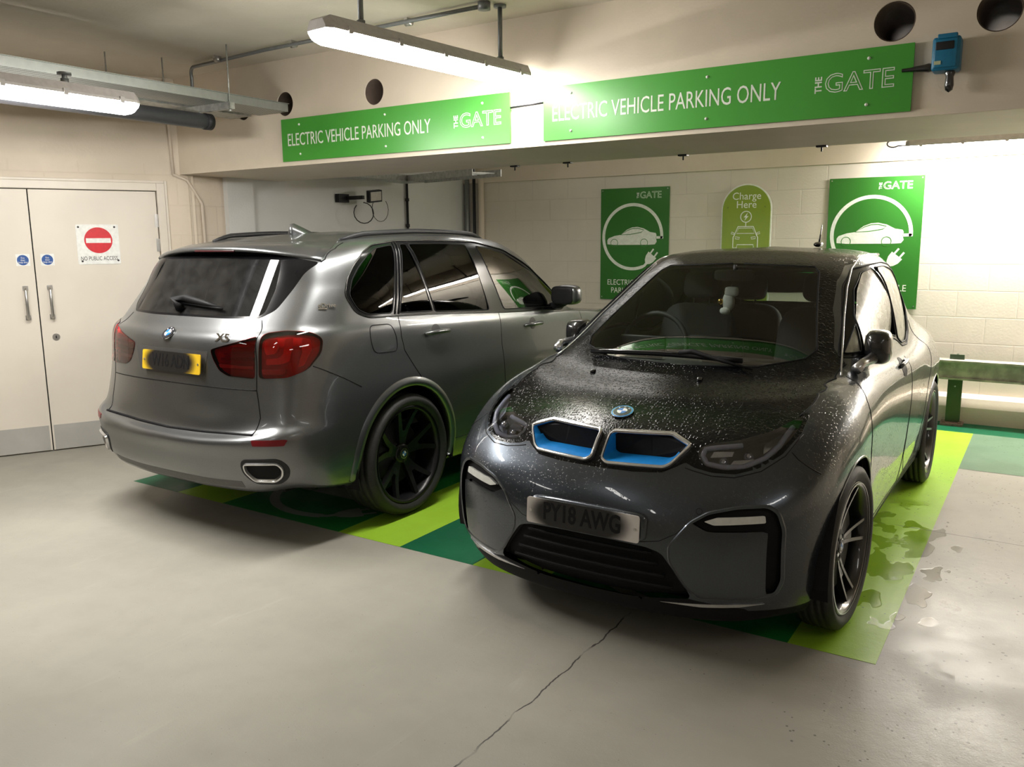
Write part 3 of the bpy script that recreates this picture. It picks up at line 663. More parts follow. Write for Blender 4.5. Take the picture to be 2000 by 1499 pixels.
# ------------------------------------------------------------------ floor markings
def bay_zone(x0, x1, y0, y1, name, mat, z=0.0012):
    mb = MB(); mb.box(x0, x1, y0, y1, 0.0004, z); return mb.build(name, mat)
YF = 3.17; YR = 7.58
def bay(xl0, xl1, xr0, xr1, label, sx, sy):
    w = empty('painted_bay', label, 'floor marking', group='painted parking bays')
    for nm, a, b, m in (('lime_band', xl0, xl1, F_LIME), ('green_field', xl1, xr0, F_GREEN), ('lime_band', xr0, xr1, F_LIME)):
        o = bay_zone(a, b, YF, YR, nm, m); o.parent = w
    f = frame_at((sx, sy, 0.0012), (1, 0, 0), (0, 1, 0)); mb = MB()
    ev_symbol(mb, f, 1.45, 0, 0.0006, ring_w=0.042); mb.build('floor_symbol', [F_SYMBOL, F_GREEN], w, 'worn white car and plug symbol')
bay(-4.62, -4.18, -3.20, -2.76, 'green parking bay with lime edge bands under the grey car', -3.66, 3.76)
bay(-2.29, -1.90, -0.76, -0.435, 'green parking bay with lime edge bands under the black-bonneted car', -1.32, 3.72)
for a, b, lb, y1 in ((-5.10, -4.62, 'dark green painted strip left of the grey car', YR+0.3), (-2.76, -2.29, 'dark green painted strip between the two parked cars', YR+0.3)):
    o = bay_zone(a, b, YF, y1, 'painted_strip', F_TEAL); tag(o, lb, 'floor marking', 'dark green strips beside the bays')
o = bay_zone(-5.10, 3.0, YR, YW-0.14, 'painted_strip', F_TEAL, 0.0010); tag(o, 'dark green painted strip along the foot of the back wall', 'floor marking')
o = bay_zone(-0.435, 3.0, 6.36, YR, 'worn_paint_area', F_WORN, 0.0010); tag(o, 'worn grey-green painted floor area to the right of the bays near the rail', 'floor marking')

# ------------------------------------------------------------------ crash rail
RAILM = simple('weathered_rail', (0.37, 0.36, 0.31), 0.6, var=0.3, nscale=12)
w = empty('crash_rail', 'weathered grey crash rail on short posts along the back wall', 'barrier')
mb = MB(); mb.box(-5.5, 3.4, 7.84, 7.90, 0.41, 0.545); mb.box(-5.5, 3.4, 7.80, 7.95, 0.545, 0.56); mb.box(-5.5, 3.4, 7.82, 7.90, 0.395, 0.41); mb.build('rail', RAILM, w)
POSTM = simple('dark_green_post', (0.05, 0.085, 0.045), 0.35, nscale=8)
for x in (-4.7, -2.7, -0.62, 1.4):
    mb = MB(); mb.box(x-0.055, x+0.055, 7.895, 7.925, 0.02, 0.60); mb.box(x-0.008, x+0.008, 7.90, 7.97, 0.02, 0.60)
    mb.lathe([(-0.006, 0), (-0.005, 0.008), (0, 0.009)], 'y', (x, 7.895, 0.33), 8, 1)
    p_ = mb.build('post', [POSTM, STEEL], w)
    mb = MB(); mb.box(x-0.085, x+0.085, 7.80, 7.96, 0.0015, 0.02)
    for a in (-0.06, 0.06): mb.lathe([(0.02, 0.014), (0.035, 0.012), (0.035, 0)], 'z', (x+a, 7.83, 0), 6, 0, smooth=False)
    mb.build('base_plate', simple('rusty_plate', (0.20, 0.13, 0.10), 0.7, var=0.3), p_)

# ------------------------------------------------------------------ lamps
def tube_lamp(x, y0, y1, z, label, axis='y', w=0.085, lit=None, turn=0.0, group='fluorescent tube lamps', stems=(), hanger=True, ceil=CEIL):
    """long lamp: grey tray above, rounded diffuser below"""
    o = empty('fluorescent_lamp', label, 'lamp', (0, 0, 0), group=group)
    def P(a, b, c): return (x+a, b, c) if axis == 'y' else (b, x+a, c)
    def ext(mb, prof, a0, a1, mat=0, taper=0.03):
        n = len(prof); v = []
        for yy, k_ in ((a0, 0.72), (a0+taper, 1), (a1-taper, 1), (a1, 0.72)):
            v += [P(p[0]*k_, yy, z+p[1]*(k_ if p[1] > 0 else 1)) for p in prof]
        f = [(j*n+i, j*n+(i+1) % n, (j+1)*n+(i+1) % n, (j+1)*n+i) for j in range(3) for i in range(n)]
        f += [tuple(range(n))[::-1], tuple(3*n+i for i in range(n))]
        mb.add(v, f, mat, False)
    mb = MB(); ext(mb, [(-w, 0.0), (-w, 0.014), (-w*0.72, 0.058), (w*0.72, 0.058), (w, 0.014), (w, 0.0)], y0, y1)
    for i in range(5):
        yy = y0+0.12+(y1-y0-0.24)*i/4
        for s_ in (-1, 1):
            a = P(s_*(w+0.002), yy, z+0.006); mb.obox(a, (0.004, 0, 0) if axis == 'y' else (0.012, 0, 0), (0, 0.012, 0) if axis == 'y' else (0, 0.004, 0), (0, 0, 0.016), 0)
    mb.build('housing', HOUSING, o)
    prof = [(w*0.94*math.cos(PI*i/14), -0.058*math.sin(PI*i/14)) for i in range(15)][::-1]
    mb = MB(); n = len(prof); v = []
    for yy, k_ in ((y0+0.004, 0.55), (y0+0.02, 0.85), (y0+0.05, 1), (y1-0.05, 1), (y1-0.02, 0.85), (y1-0.004, 0.55)):
        v += [P(p[0]*(0.5+0.5*k_), yy, z-0.0005+p[1]*k_) for p in prof]
    f = [(j*n+i, j*n+i+1, (j+1)*n+i+1, (j+1)*n+i) for j in range(5) for i in range(n-1)]+[tuple(range(n))[::-1], tuple(5*n+i for i in range(n))]
    mb.add(v, f, 0, True); mb.build('diffuser', lit or LAMPON, o, 'glowing diffuser')
    for yy in stems:
        mb = MB(); a, b = P(0, yy, z+0.058), P(0, yy, ceil); mb.tube([a, b], 0.013, 10)
        mb.lathe([(ceil-0.012, 0), (ceil-0.012, 0.035), (ceil, 0.035)], 'z', (a[0], a[1], 0), 16); mb.tube([(a[0], a[1], z+0.05), (a[0], a[1], z+0.085)], 0.02, 10)
        mb.build('stem', CONDUIT, o)
    if turn:
        c_ = Vector(P(0, (y0+y1)/2, 0)); R_ = Matrix.Rotation(turn, 3, 'Z'); o.rotation_euler = (0, 0, turn); o.location = c_-R_ @ c_
    return o
tube_lamp(-2.715, 2.76, 4.23, 2.495, 'long lit lamp hanging from the ceiling on two conduit stems in front of the beam', stems=(3.02, 4.03), turn=-0.098)
tube_lamp(-4.40, 1.45, 2.93, 2.345, 'lit lamp slung below the galvanised cable tray at left', stems=(2.55, 1.6), ceil=2.46, lit=LAMPLEFT)
tube_lamp(7.83, -1.12, 0.34, 2.325, 'lit lamp on the back wall at the right edge of the view', axis='x', w=0.07, stems=(-0.9, 0.1), lit=LAMPNEW)
tube_lamp(7.83, 0.50, 1.96, 2.325, 'lit lamp further along the back wall, beyond the right edge of the view', axis='x', w=0.07, stems=(0.7, 1.7), lit=LAMPNEW)
tube_lamp(6.30, -4.3, -2.85, 2.62, 'added fill lamp tucked up behind the beam above the grey car, hidden by the beam', axis='x', stems=(-4.0, -3.1), lit=LAMPDIM)  # unseen lamp added to brighten the middle of the far wall
for x, y0, lb in ((1.2, 0.7, 'added fill lamp behind and to the right of the viewpoint'), (-2.7, -1.4, 'added fill lamp behind the viewpoint in line with the hanging lamp'), (-5.4, -2.2, 'added fill lamp behind the viewpoint at far left'), (2.0, -3.2, 'added fill lamp behind the viewpoint at far right'), (-2.4, -4.6, 'added fill lamp near the rear wall behind the viewpoint')):  # unseen lamps added outside the view as fill light
    tube_lamp(x, y0, y0+1.45, 2.485, lb, stems=(y0+0.2, y0+1.25), lit=LAMPDIM)

# wiring conduit under the ceiling
w = empty('ceiling_conduit', 'grey conduit run bending down at left and crossing under the ceiling to the hanging lamp', 'pipe')
mb = MB()
pts = [(-5.33, 4.03, 2.42), (-5.33, 4.03, 2.76)]+[(-5.33+0.06*(1-math.cos(a*PI/12)), 4.03-0.004*a, 2.76+0.06*math.sin(a*PI/12)) for a in range(1, 7)]+[(-4.44, 3.95, 2.825), (-2.70, 3.93, 2.83)]
mb.tube(pts, 0.012, 10); mb.build('pipe', CONDUIT, w)
for x in (-4.95, -4.2, -3.25):
    mb = MB(); mb.tube([(x-0.02, 3.96, 2.826), (x+0.02, 3.96, 2.826)], 0.019, 10); mb.obox((x, 3.96, 2.84), (0.012, 0, 0), (0, 0.03, 0), (0, 0, 0.01)); mb.build('saddle', STEEL, w)
mb = MB(); mb.tube([(-2.70, 3.93, 2.85), (-2.70, 3.93, 2.81)], 0.035, 16); mb.build('junction_box', CONDUIT, w)

# ------------------------------------------------------------------ cable tray, duct
w = empty('cable_tray', 'perforated galvanised cable tray hung on rods running into a hole in the beam', 'cable tray')
k = NT('perforated_galvanised'); sp = k.xyz()
fy = k.mth('ABSOLUTE', k.mth('SUBTRACT', k.mth('FRACT', k.mth('MULTIPLY', sp[1], 30.0)), 0.5)); fx = k.mth('ABSOLUTE', k.mth('SUBTRACT', k.mth('FRACT', k.mth('MULTIPLY', sp[0], 40.0)), 0.5))
hole = k.mth('MULTIPLY', k.mth('LESS_THAN', fy, 0.24), k.mth('LESS_THAN', fx, 0.16))
k.bsdf(k.mix(hole, k.mix(k.noise(25, 3), (0.26, 0.28, 0.26), (0.36, 0.37, 0.35)), (0.05, 0.05, 0.05)), 0.4, k.mth('MULTIPLY', k.mth('SUBTRACT', 1.0, hole), 0.5))
PERF = k.m
TX0, TX1, TZ = -4.93, -4.635, 2.49
mb = MB()
for (xa, xb) in ((TX0, TX1),):
    mb.box(xa, xb, -3.0, 4.285, TZ, TZ+0.003); mb.box(xb, xb+0.003, -3.0, 4.285, TZ, TZ+0.055); mb.box(xa-0.003, xa, -3.0, 4.285, TZ, TZ+0.055); mb.box(xb+0.003, xb+0.018, -3.0, 4.285, TZ+0.052, TZ+0.055)
mb.build('tray', PERF, w)
mb = MB(); mb.box(-5.34, -4.60, 3.755, 3.796, TZ-0.043, TZ-0.002); mb.box(-5.34, -4.60, 3.753, 3.758, TZ-0.045, TZ); mb.build('support_channel', GALV, w)
mb = MB(); mb.box(-5.32, -4.50, 1.30, 1.341, TZ-0.043, TZ-0.002); mb.build('support_channel', GALV, w)
for x, y in ((-4.622, 3.775), (-5.30, 3.775), (-5.45, 3.45), (-5.28, 1.32), (-4.60, 1.32)):
    mb = MB(); mb.tube([(x, y, TZ-0.05), (x, y, CEIL-0.002)], 0.005, 8); mb.tube([(x, y, TZ-0.058), (x, y, TZ-0.045)], 0.011, 6); mb.build('rod', GALV, w)
w = empty('cable_tray', 'second cable tray to the left of the first, running level with the dark duct', 'cable tray')
mb = MB(); mb.box(-5.24, -5.02, -3.0, 4.28, TZ, TZ+0.003); mb.box(-5.02, -5.017, -3.0, 4.28, TZ, TZ+0.05); mb.box(-5.243, -5.24, -3.0, 4.28, TZ, TZ+0.05); mb.build('tray', GALV, w)
rnd = random.Random(4)
for j in range(4):
    x = -5.2+0.042*j; mb = MB(); mb.tube([(x+rnd.uniform(-.01, .01), -2.9+i*0.6, TZ+0.015) for i in range(13)], 0.010, 8); mb.build('cable', DARK, w)
w = empty('cable_duct', 'dark grey open-ended duct hanging beside the left lamp below the tray', 'duct')
mb = MB(); mb.lathe([(-2.5, 0.050), (3.52, 0.050), (3.52, 0.042), (-2.5, 0.042)], 'y', (-4.86, 0.28, 2.385), 24, 0, True); mb.build('duct_pipe', simple('dark_grey_duct', (0.09, 0.09, 0.10), 0.35), w)
mb = MB(); mb.lathe([(0, 0.054), (0.05, 0.054), (0.05, 0.050), (0, 0.050)], 'y', (-4.86, 3.75, 2.385), 24, 0, True); mb.build('collar', DARK, w)
for y in (3.72, 1.32):
    mb = MB(); mb.tube([(-4.86, y, 2.42), (-4.86, y, TZ-0.045)], 0.006, 8); mb.build('hanger', GALV, w)

# ------------------------------------------------------------------ blue detector on the beam
w = empty('gas_detector', 'blue wall-mounted detector box with black gland at the right end of the beam', 'detector')
BOXB = simple('detector_blue', srgb(22, 112, 150), 0.4)
mb = MB(); mb.rbox(-0.525, -0.415, 4.20, 4.30, 2.295, 2.435, 0.012); mb.rbox(-0.505, -0.428, 4.192, 4.215, 2.425, 2.445, 0.004); mb.rbox(-0.515, -0.425, 4.190, 4.215, 2.305, 2.425, 0.006)
mb.build('housing', BOXB, w)
mb = MB(); mb.rbox(-0.510, -0.438, 4.186, 4.20, 2.378, 2.412, 0.004); mb.build('display', DARK, w, 'dark display window')
mb = MB(); mb.box(-0.512, -0.486, 4.187, 4.191, 2.318, 2.333); mb.build('rating_label', simple('pale_label', (0.5, 0.55, 0.35), 0.5), w)
mb = MB(); mb.lathe([(2.30, 0.018), (2.285, 0.022), (2.27, 0.016), (2.235, 0.019), (2.215, 0.015), (2.205, 0)], 'z', (-0.452, 4.24, 0), 16); mb.build('sensor_head', GLOSSB, w)
mb = MB(); mb.lathe([(-0.525, 0.016), (-0.54, 0.020), (-0.56, 0.016), (-0.59, 0.013), (-0.62, 0.009), (-0.65, 0.008)], 'x', (0, 4.265, 2.322), 14); mb.build('cable_gland', GLOSSB, w)
o = MB().tube([(-2.765, 4.285, 2.352), (-2.53, 4.285, 2.360)], 0.006, 8).build('cable', DARK); tag(o, 'short dark cable bridging the gap between the two green banners', 'cable')

# ------------------------------------------------------------------ services behind the beam
w = empty('floodlight', 'small black floodlight with looping cable on the left wall under the beam', 'lamp')
mb = MB(); mb.obox((-5.62, 6.25, 2.02), (0.0, 0.09, 0.01), (0.02, 0, -0.004), (0.006, -0.006, 0.055)); mb.build('lamp_body', DARK, w)
mb = MB(); mb.obox((-5.598, 6.25, 2.018), (0.0, 0.075, 0.008), (0.002, 0, 0), (0.005, -0.005, 0.042)); mb.build('lens', simple('dull_lens', (0.45, 0.43, 0.38), 0.3), w)
mb = MB(); mb.box(XL, -5.62, 6.08, 6.11, 1.985, 2.02); mb.box(XL, XL+0.05, 5.98, 6.12, 1.96, 2.04); mb.build('arm', DARK, w)
mb = MB(); mb.tube([(-5.7, 6.18+0.14*math.sin(a*PI/8), 1.86+0.10*math.cos(a*PI/8)) for a in range(15)], 0.005, 6); mb.tube([(-5.7, 6.42+0.12*math.sin(a*PI/8), 1.90+0.12*math.cos(a*PI/8)) for a in range(2, 15)], 0.003, 6); mb.build('cable', DARK, w)
w = empty('cable_tray', 'galvanised cable tray crossing under the beam shadow above the grey car', 'cable tray')
a = Vector((-5.55, 6.75, 2.20)); b = Vector((-4.15, 6.05, 2.16)); d = (b-a).normalized(); s_ = d.cross(Vector((0, 0, 1)))
mb = MB()
for sgn in (-1, 1): mb.obox((a+b)/2+s_*0.14*sgn, d*((b-a).length/2), s_*0.004, Vector((0, 0, 0.03)))
for i in range(9): mb.obox(a+(b-a)*(0.06+0.11*i), d*0.012, s_*0.14, Vector((0, 0, 0.004)))
mb.build('tray', GALV, w)
mb = MB(); mb.obox(a+Vector((-0.02, -0.55, 0.0)), (0.14, 0, 0), (0, 0.62, 0), (0, 0, 0.03)); mb.build('trunking', GALV, w)
mb = MB(); mb.tube([(-5.1, 6.52, 2.2), (-5.1, 6.52, CEIL-0.002)], 0.005, 6); mb.tube([(-4.35, 6.15, 2.18), (-4.35, 6.15, CEIL-0.002)], 0.005, 6); mb.build('rod', GALV, w)
w = empty('wall_conduit', 'thin black conduit dropping down the left wall behind the grey car', 'pipe')
mb = MB(); mb.tube([(XL+0.03, 7.02, 2.2), (XL+0.03, 7.02, 0.1)], 0.014, 8); mb.build('pipe', DARK, w)
for z in (2.02, 1.75, 1.45): mb = MB(); mb.tube([(XL+0.03, 7.02, z-0.015), (XL+0.03, 7.02, z+0.015)], 0.022, 8); mb.build('clip', DARK, w)
for x, r, m, lb in ((-5.86, 0.03, CONDUIT, 'dark vertical pipe in the back corner, leftmost of three'), (-5.76, 0.018, DARK, 'black vertical cable in the back corner, between a grey and a pale pipe'), (-5.66, 0.035, WALL_CREAM, 'pale vertical pipe in the back corner, rightmost of three')):
    o = MB().tube([(x+0.04, YW-0.04, 0.24), (x+0.04, YW-0.04, CEIL)], r, 12).build('vertical_pipe', m); tag(o, lb, 'pipe', 'vertical pipes in the back corner')
for x in (-3.36, -2.92, -2.07, -1.21):
    o = MB(); o.box(x-0.03, x+0.03, YB1-0.06, YB1-0.02, ZB-0.01, ZB); o.tube([(x, YB1-0.04, ZB), (x, YB1-0.04, ZB-0.035)], 0.005, 6); o = o.build('ceiling_hook', DARK)
    tag(o, 'small dark hook fixed under the back edge of the beam, '+{-3.36: 'leftmost of the four', -2.92: 'second from the left', -2.07: 'second from the right', -1.21: 'rightmost, above the lit poster'}[x], 'hook', 'hooks under the beam')
o = MB().tube([(-1.22+0.05*math.cos(a*PI/8), 7.83, 2.36+0.03*math.sin(a*PI/8)) for a in range(6, 15)]+[(-1.1, 7.83, 2.335)], 0.006, 6).build('cable', DARK); tag(o, 'short dark cable looping into the end of the lamp on the back wall', 'cable')

# ------------------------------------------------------------------ car bodies: control rings -> smooth shell
def _interp(P, axis, n_per):
    P = np.moveaxis(P, axis, 0); n = len(P)
    ch = np.linalg.norm(P[1:]-P[:-1], axis=-1).reshape(n-1, -1).mean(1)**.6
    def slope(i):
        if i == 0: return (P[1]-P[0])/ch[0]
        if i == n-1: return (P[-1]-P[-2])/ch[-1]
        a = (P[i]-P[i-1])/ch[i-1]; b = (P[i+1]-P[i])/ch[i]
        return (a*ch[i]+b*ch[i-1])/(ch[i]+ch[i-1])
    S = [slope(i) for i in range(n)]; out = []
    for i in range(n-1):
        k = n_per[i]
        for s in np.arange(k)/k:
            h = ch[i]; s2 = s*s; s3 = s2*s
            out.append((2*s3-3*s2+1)*P[i]+(s3-2*s2+s)*h*S[i]+(-2*s3+3*s2)*P[i+1]+(s3-s2)*h*S[i+1])
    out.append(P[-1]); return np.moveaxis(np.array(out), 0, axis)

def surface(R, cell=.015):
    P = np.array([[[x, y, z] for x, y, z in zip(*r)] for r in R], float)
    mir = np.array([-1, 1, 1])
    Q = np.concatenate([P[:, 2:0:-1]*mir, P, P[:, -2:-4:-1]*mir], axis=1)
    def counts(A, axis):
        A = np.moveaxis(A, axis, 0); d = np.linalg.norm(A[1:]-A[:-1], axis=-1).reshape(len(A)-1, -1)
        return [max(2, int(np.ceil(np.percentile(v, 80)/cell))) for v in d]
    nv = counts(P, 0); nu = counts(Q, 1)
    G = _interp(Q, 1, nu); a = sum(nu[:2]); b = len(G[0])-1-sum(nu[-2:]); G = G[:, a:b+1]
    G = _interp(G, 0, nv); G[:, 0, 0] = 0; G[:, -1, 0] = 0; G[-1, :, 0] = 0
    return G

def pip(P, poly):
    x, y = P[:, 0], P[:, 1]; ins = np.zeros(len(P), bool); n = len(poly)
    for i in range(n):
        x0, y0 = poly[i]; x1, y1 = poly[(i+1) % n]
        if y0 == y1: continue
        c = ((y0 > y) != (y1 > y)) & (x < (x1-x0)*(y-y0)/(y1-y0)+x0)
        ins ^= c
    return ins

def nearest_on(P, poly):
    best = np.full(len(P), 1e9); out = P.copy(); n = len(poly)
    for i in range(n):
        a = np.array(poly[i]); b = np.array(poly[(i+1) % n]); d = b-a; l = (d*d).sum()
        if l < 1e-12: continue
        t = np.clip(((P-a)@d)/l, 0, 1); q = a+t[:, None]*d; dd = ((P-q)**2).sum(1)
        m = dd < best; best[m] = dd[m]; out[m] = q[m]
    return out, np.sqrt(best)

AX = {'side': (1, 2, 0), 'front': (0, 2, 1), 'top': (0, 1, 2)}

class Shell:
    def __init__(s, R, cell=.015):
        G = surface(R, cell); s.nv, s.nu = G.shape[:2]; s.cell = cell
        du = np.gradient(G, axis=1); dv = np.gradient(G, axis=0); n = np.cross(du, dv)
        n = n/np.maximum(np.linalg.norm(n, axis=-1, keepdims=True), 1e-9)
        n[-1] = [0, 0, 1]; n[:, 0, 0] = 0; n[:, -1, 0] = 0
        n = n/np.linalg.norm(n, axis=-1, keepdims=True)
        s.V = G.reshape(-1, 3).copy(); s.N = n.reshape(-1, 3)
        i = np.arange(s.nv*s.nu).reshape(s.nv, s.nu)
        s.F = np.stack([i[:-1, :-1], i[:-1, 1:], i[1:, 1:], i[1:, :-1]], -1).reshape(-1, 4)
        s.reg = np.zeros(len(s.F), int)
        s.V0 = s.V.copy()
        s.bvh = BVHTree.FromPolygons([tuple(v) for v in s.V0], [tuple(int(q) for q in f) for f in s.F])
    def take(s, rid, poly, axis, frm=(0,), cond=None, snap=True):
        a, b, k = AX[axis]
        cen = s.V[s.F].mean(1); nf = s.N[s.F].mean(1)
        ins = pip(cen[:, [a, b]], poly) & np.isin(s.reg, frm)
        if cond is not None: ins &= cond(cen, nf)
        old = np.isin(s.reg, frm) & ~ins
        s.reg[ins] = rid
        if not snap: return
        m1 = np.zeros(len(s.V), bool); m1[s.F[ins].ravel()] = True
        m2 = np.zeros(len(s.V), bool); m2[s.F[old].ravel()] = True
        bd = np.where(m1 & m2)[0]
        P = s.V[bd][:, [a, b]]; q, d = nearest_on(P, poly); ok = d < s.cell*1.3
        bd = bd[ok]; dd = (q-P)[ok]
        nk = s.N[bd, k]; safe = np.abs(nk) > 0.2
        dk = np.where(safe, -(s.N[bd, a]*dd[:, 0]+s.N[bd, b]*dd[:, 1])/np.where(safe, nk, 1), 0)
        x0 = np.abs(s.V[bd, 0]) < 1e-6
        s.V[bd, a] += dd[:, 0]; s.V[bd, b] += dd[:, 1]; s.V[bd, k] += dk
        s.V[bd[x0], 0] = 0
    def build(s, rids, name, mats, parent, off=0.0, sides=(1, -1), label=None, fit=None):
        sel = np.isin(s.reg, rids); F = s.F[sel]
        if not len(F): return None
        used, inv = np.unique(F.ravel(), return_inverse=True); F = inv.reshape(-1, 4)
        V = s.V[used].copy(); N = s.N[used].copy()
        if fit:      # panes are pressed to one clean low-order curve, as real glass is
            ia, ib, ik = AX[fit]; a, b = V[:, ia], V[:, ib]; b0 = b.mean(); bb = b-b0
            if fit == 'front':
                T = np.stack([np.ones_like(a), bb, bb**2, a**2, a**2*bb, a**4], 1); co = np.linalg.lstsq(T, V[:, ik], rcond=None)[0]
                ga = co[3]*2*a+co[4]*2*a*bb+co[5]*4*a**3; gb = co[1]+2*co[2]*bb+co[4]*a**2
            else:
                a0 = a.mean(); aa = a-a0
                T = np.stack([np.ones_like(a), aa, bb, aa**2, aa*bb, bb**2], 1); co = np.linalg.lstsq(T, V[:, ik], rcond=None)[0]
                ga = co[1]+2*co[3]*aa+co[4]*bb; gb = co[2]+co[4]*aa+2*co[5]*bb
            V[:, ik] = T @ co; n2 = np.zeros_like(N); n2[:, ia] = -ga; n2[:, ib] = -gb; n2[:, ik] = 1
            n2 /= np.linalg.norm(n2, axis=1, keepdims=True); sg = np.sign((n2*N).sum(1)); N = n2*np.where(sg == 0, 1, sg)[:, None]
        V = V+N*off; vs_, fs, ns = [], [], []; b = 0
        for sd in sides:
            m = np.array([sd, 1, 1]); vs_.append(V*m); ns.append(N*m)
            fs.append((F if sd > 0 else F[:, ::-1])+b); b += len(V)
        V = np.concatenate(vs_); N = np.concatenate(ns); F = np.concatenate(fs)
        ob = link_mesh(name, V, [tuple(int(i) for i in f) for f in F], mats, parent, True, label=label)
        ob.data.normals_split_custom_set_from_vertices([tuple(v) for v in N])
        return ob
    # ---- points on the untouched surface
    def on(s, a, b, axis, off=0.0, side=1, rear=False):
        """point of the surface seen along an axis; side = -1 mirrors the left half"""
        sx = side
        if axis in ('front', 'top') and a < 0: a, sx = -a, -side
        if axis == 'side': o, d = Vector((5, a, b)), Vector((-1, 0, 0))
        elif axis == 'front': o, d = (Vector((a, 20, b)), Vector((0, -1, 0))) if rear else (Vector((a, -5, b)), Vector((0, 1, 0)))
        else: o, d = Vector((a, b, 5)), Vector((0, 0, -1))
        h = s.bvh.ray_cast(o+Vector((1e-5, 0, 0) if axis != 'side' else (0, 0, 0)), d)
        if h[0] is None: h = s.bvh.find_nearest(Vector((0.8, a, b)) if axis == 'side' else Vector((a, 0.3, b)) if axis == 'front' else Vector((a, b, 1.2)))
        p = h[0]; f = s.F[h[2]]; w = 1/(np.linalg.norm(s.V0[f]-np.array(p), axis=1)+1e-5)**2
        n = Vector((s.N[f]*w[:, None]).sum(0)).normalized()
        q = p+n*off
        return Vector((q.x*sx, q.y, q.z)), Vector((n.x*sx, n.y, n.z))
    def curve(s, pts, axis, off=0.0, side=1, step=0.02, closed=False, rear=False):
        return [s.on(a, b, axis, off, side, rear)[0] for a, b in dense(pts, step, closed)]
    def curve3(s, pts, off=0.0, side=1, step=0.03):
        out = []
        for i in range(len(pts)-1):
            a, b = Vector(pts[i]), Vector(pts[i+1]); k = max(1, int((b-a).length/step))
            out += [a+(b-a)*j/k for j in range(k)]
        out.append(Vector(pts[-1])); res = []
        for p in out:
            h = s.bvh.find_nearest(p); q = h[0]+h[1]*off; res.append(Vector((q.x*side, q.y, q.z)))
        return res
    def seam(s, mb, pts, axis, r=0.0032, off=-0.0012, side=1, closed=False, n=6, rear=False, mat=0):
        return mb.tube(s.curve(pts, axis, off, side, 0.018, closed, rear), r, n, mat, True, closed)
    def patch(s, mb, poly, axis, off=0.002, thick=0.004, side=1, mat=0, step=0.022, rear=False):
        """panel covering an outline, following the surface, with a skirt"""
        bm = bmesh.new(); vs_ = [bm.verts.new((a, b, 0)) for a, b in dense(poly, step)]
        bm.faces.new(vs_)
        xs = [v.co.x for v in vs_]; ys = [v.co.y for v in vs_]
        for lo, hi, ax in ((min(xs), max(xs), 0), (min(ys), max(ys), 1)):
            t = lo+step
            while t < hi-step*0.3:
                co = [0, 0, 0]; no = [0, 0, 0]; co[ax] = t; no[ax] = 1
                bmesh.ops.bisect_plane(bm, geom=bm.verts[:]+bm.edges[:]+bm.faces[:], dist=1e-5, plane_co=co, plane_no=no)
                t += step
        bm.verts.index_update(); bm.normal_update()
        top = []; low = []
        for v in bm.verts:
            p, n = s.on(v.co.x, v.co.y, axis, off, side, rear); top.append(p); low.append(p-n*thick)
        fs = [[v.index for v in f.verts] for f in bm.faces]
        # orient outwards
        f0 = fs[0]; nn = (top[f0[1]]-top[f0[0]]).cross(top[f0[2]]-top[f0[0]]); n0 = top[f0[0]]-low[f0[0]]
        if nn.dot(n0) < 0: fs = [f[::-1] for f in fs]
        mb.add(top, fs, mat, True)
        sk = [(e.verts[0].index, e.verts[1].index) for e in bm.edges if len(e.link_faces) == 1]
        vv = []; ff = []
        for a, b in sk:
            i = len(vv); vv += [top[a], top[b], low[b], low[a]]; ff.append((i, i+1, i+2, i+3))
        mb.add(vv, ff, mat, False); bm.free(); return mb
    def bands(s, mb, poly, axis, rings, side=1, mats=None, step=0.014, closed=True):
        """frame following an outline: rings = (inset scale, offset) pairs about the outline's centre"""
        P = dense(poly, step); cx = sum(p[0] for p in P)/len(P); cy = sum(p[1] for p in P)/len(P); n = len(P); base = []
        for ins, off in rings:
            R_ = []
            for i, p in enumerate(P):
                a, b = P[i-1], P[(i+1) % n]; dx, dy = b[0]-a[0], b[1]-a[1]; l = math.hypot(dx, dy) or 1
                nx, ny = -dy/l, dx/l
                if nx*(cx-p[0])+ny*(cy-p[1]) < 0: nx, ny = -nx, -ny
                R_.append(s.on(p[0]+nx*ins, p[1]+ny*ins, axis, off, side)[0])
            base.append(R_)
        for j in range(len(rings)-1):
            v = base[j]+base[j+1]; f = [(i, (i+1) % n, n+(i+1) % n, n+i) for i in range(n)]
            mb.add(v, f, mats[j] if mats else 0, True)
        return mb
    def rings(s, poly, axis, ins, off, side=1, step=0.014):
        q = MB(); s.bands(q, poly, axis, [(ins, off), (ins, off)], side, None, step); n = len(q.v)//2; return [Vector(v) for v in q.v[:n]]

def disc_on(sh, a, b, axis, r, off, side=1, rear=False):
    """frame lying on the surface: u to the right as seen from outside, v upwards"""
    p, n = sh.on(a, b, axis, off, side, rear)
    v = Vector((0, 0, 1)); v = (v-n*v.dot(n)).normalized(); u = v.cross(n)
    return (p, u, v, n)

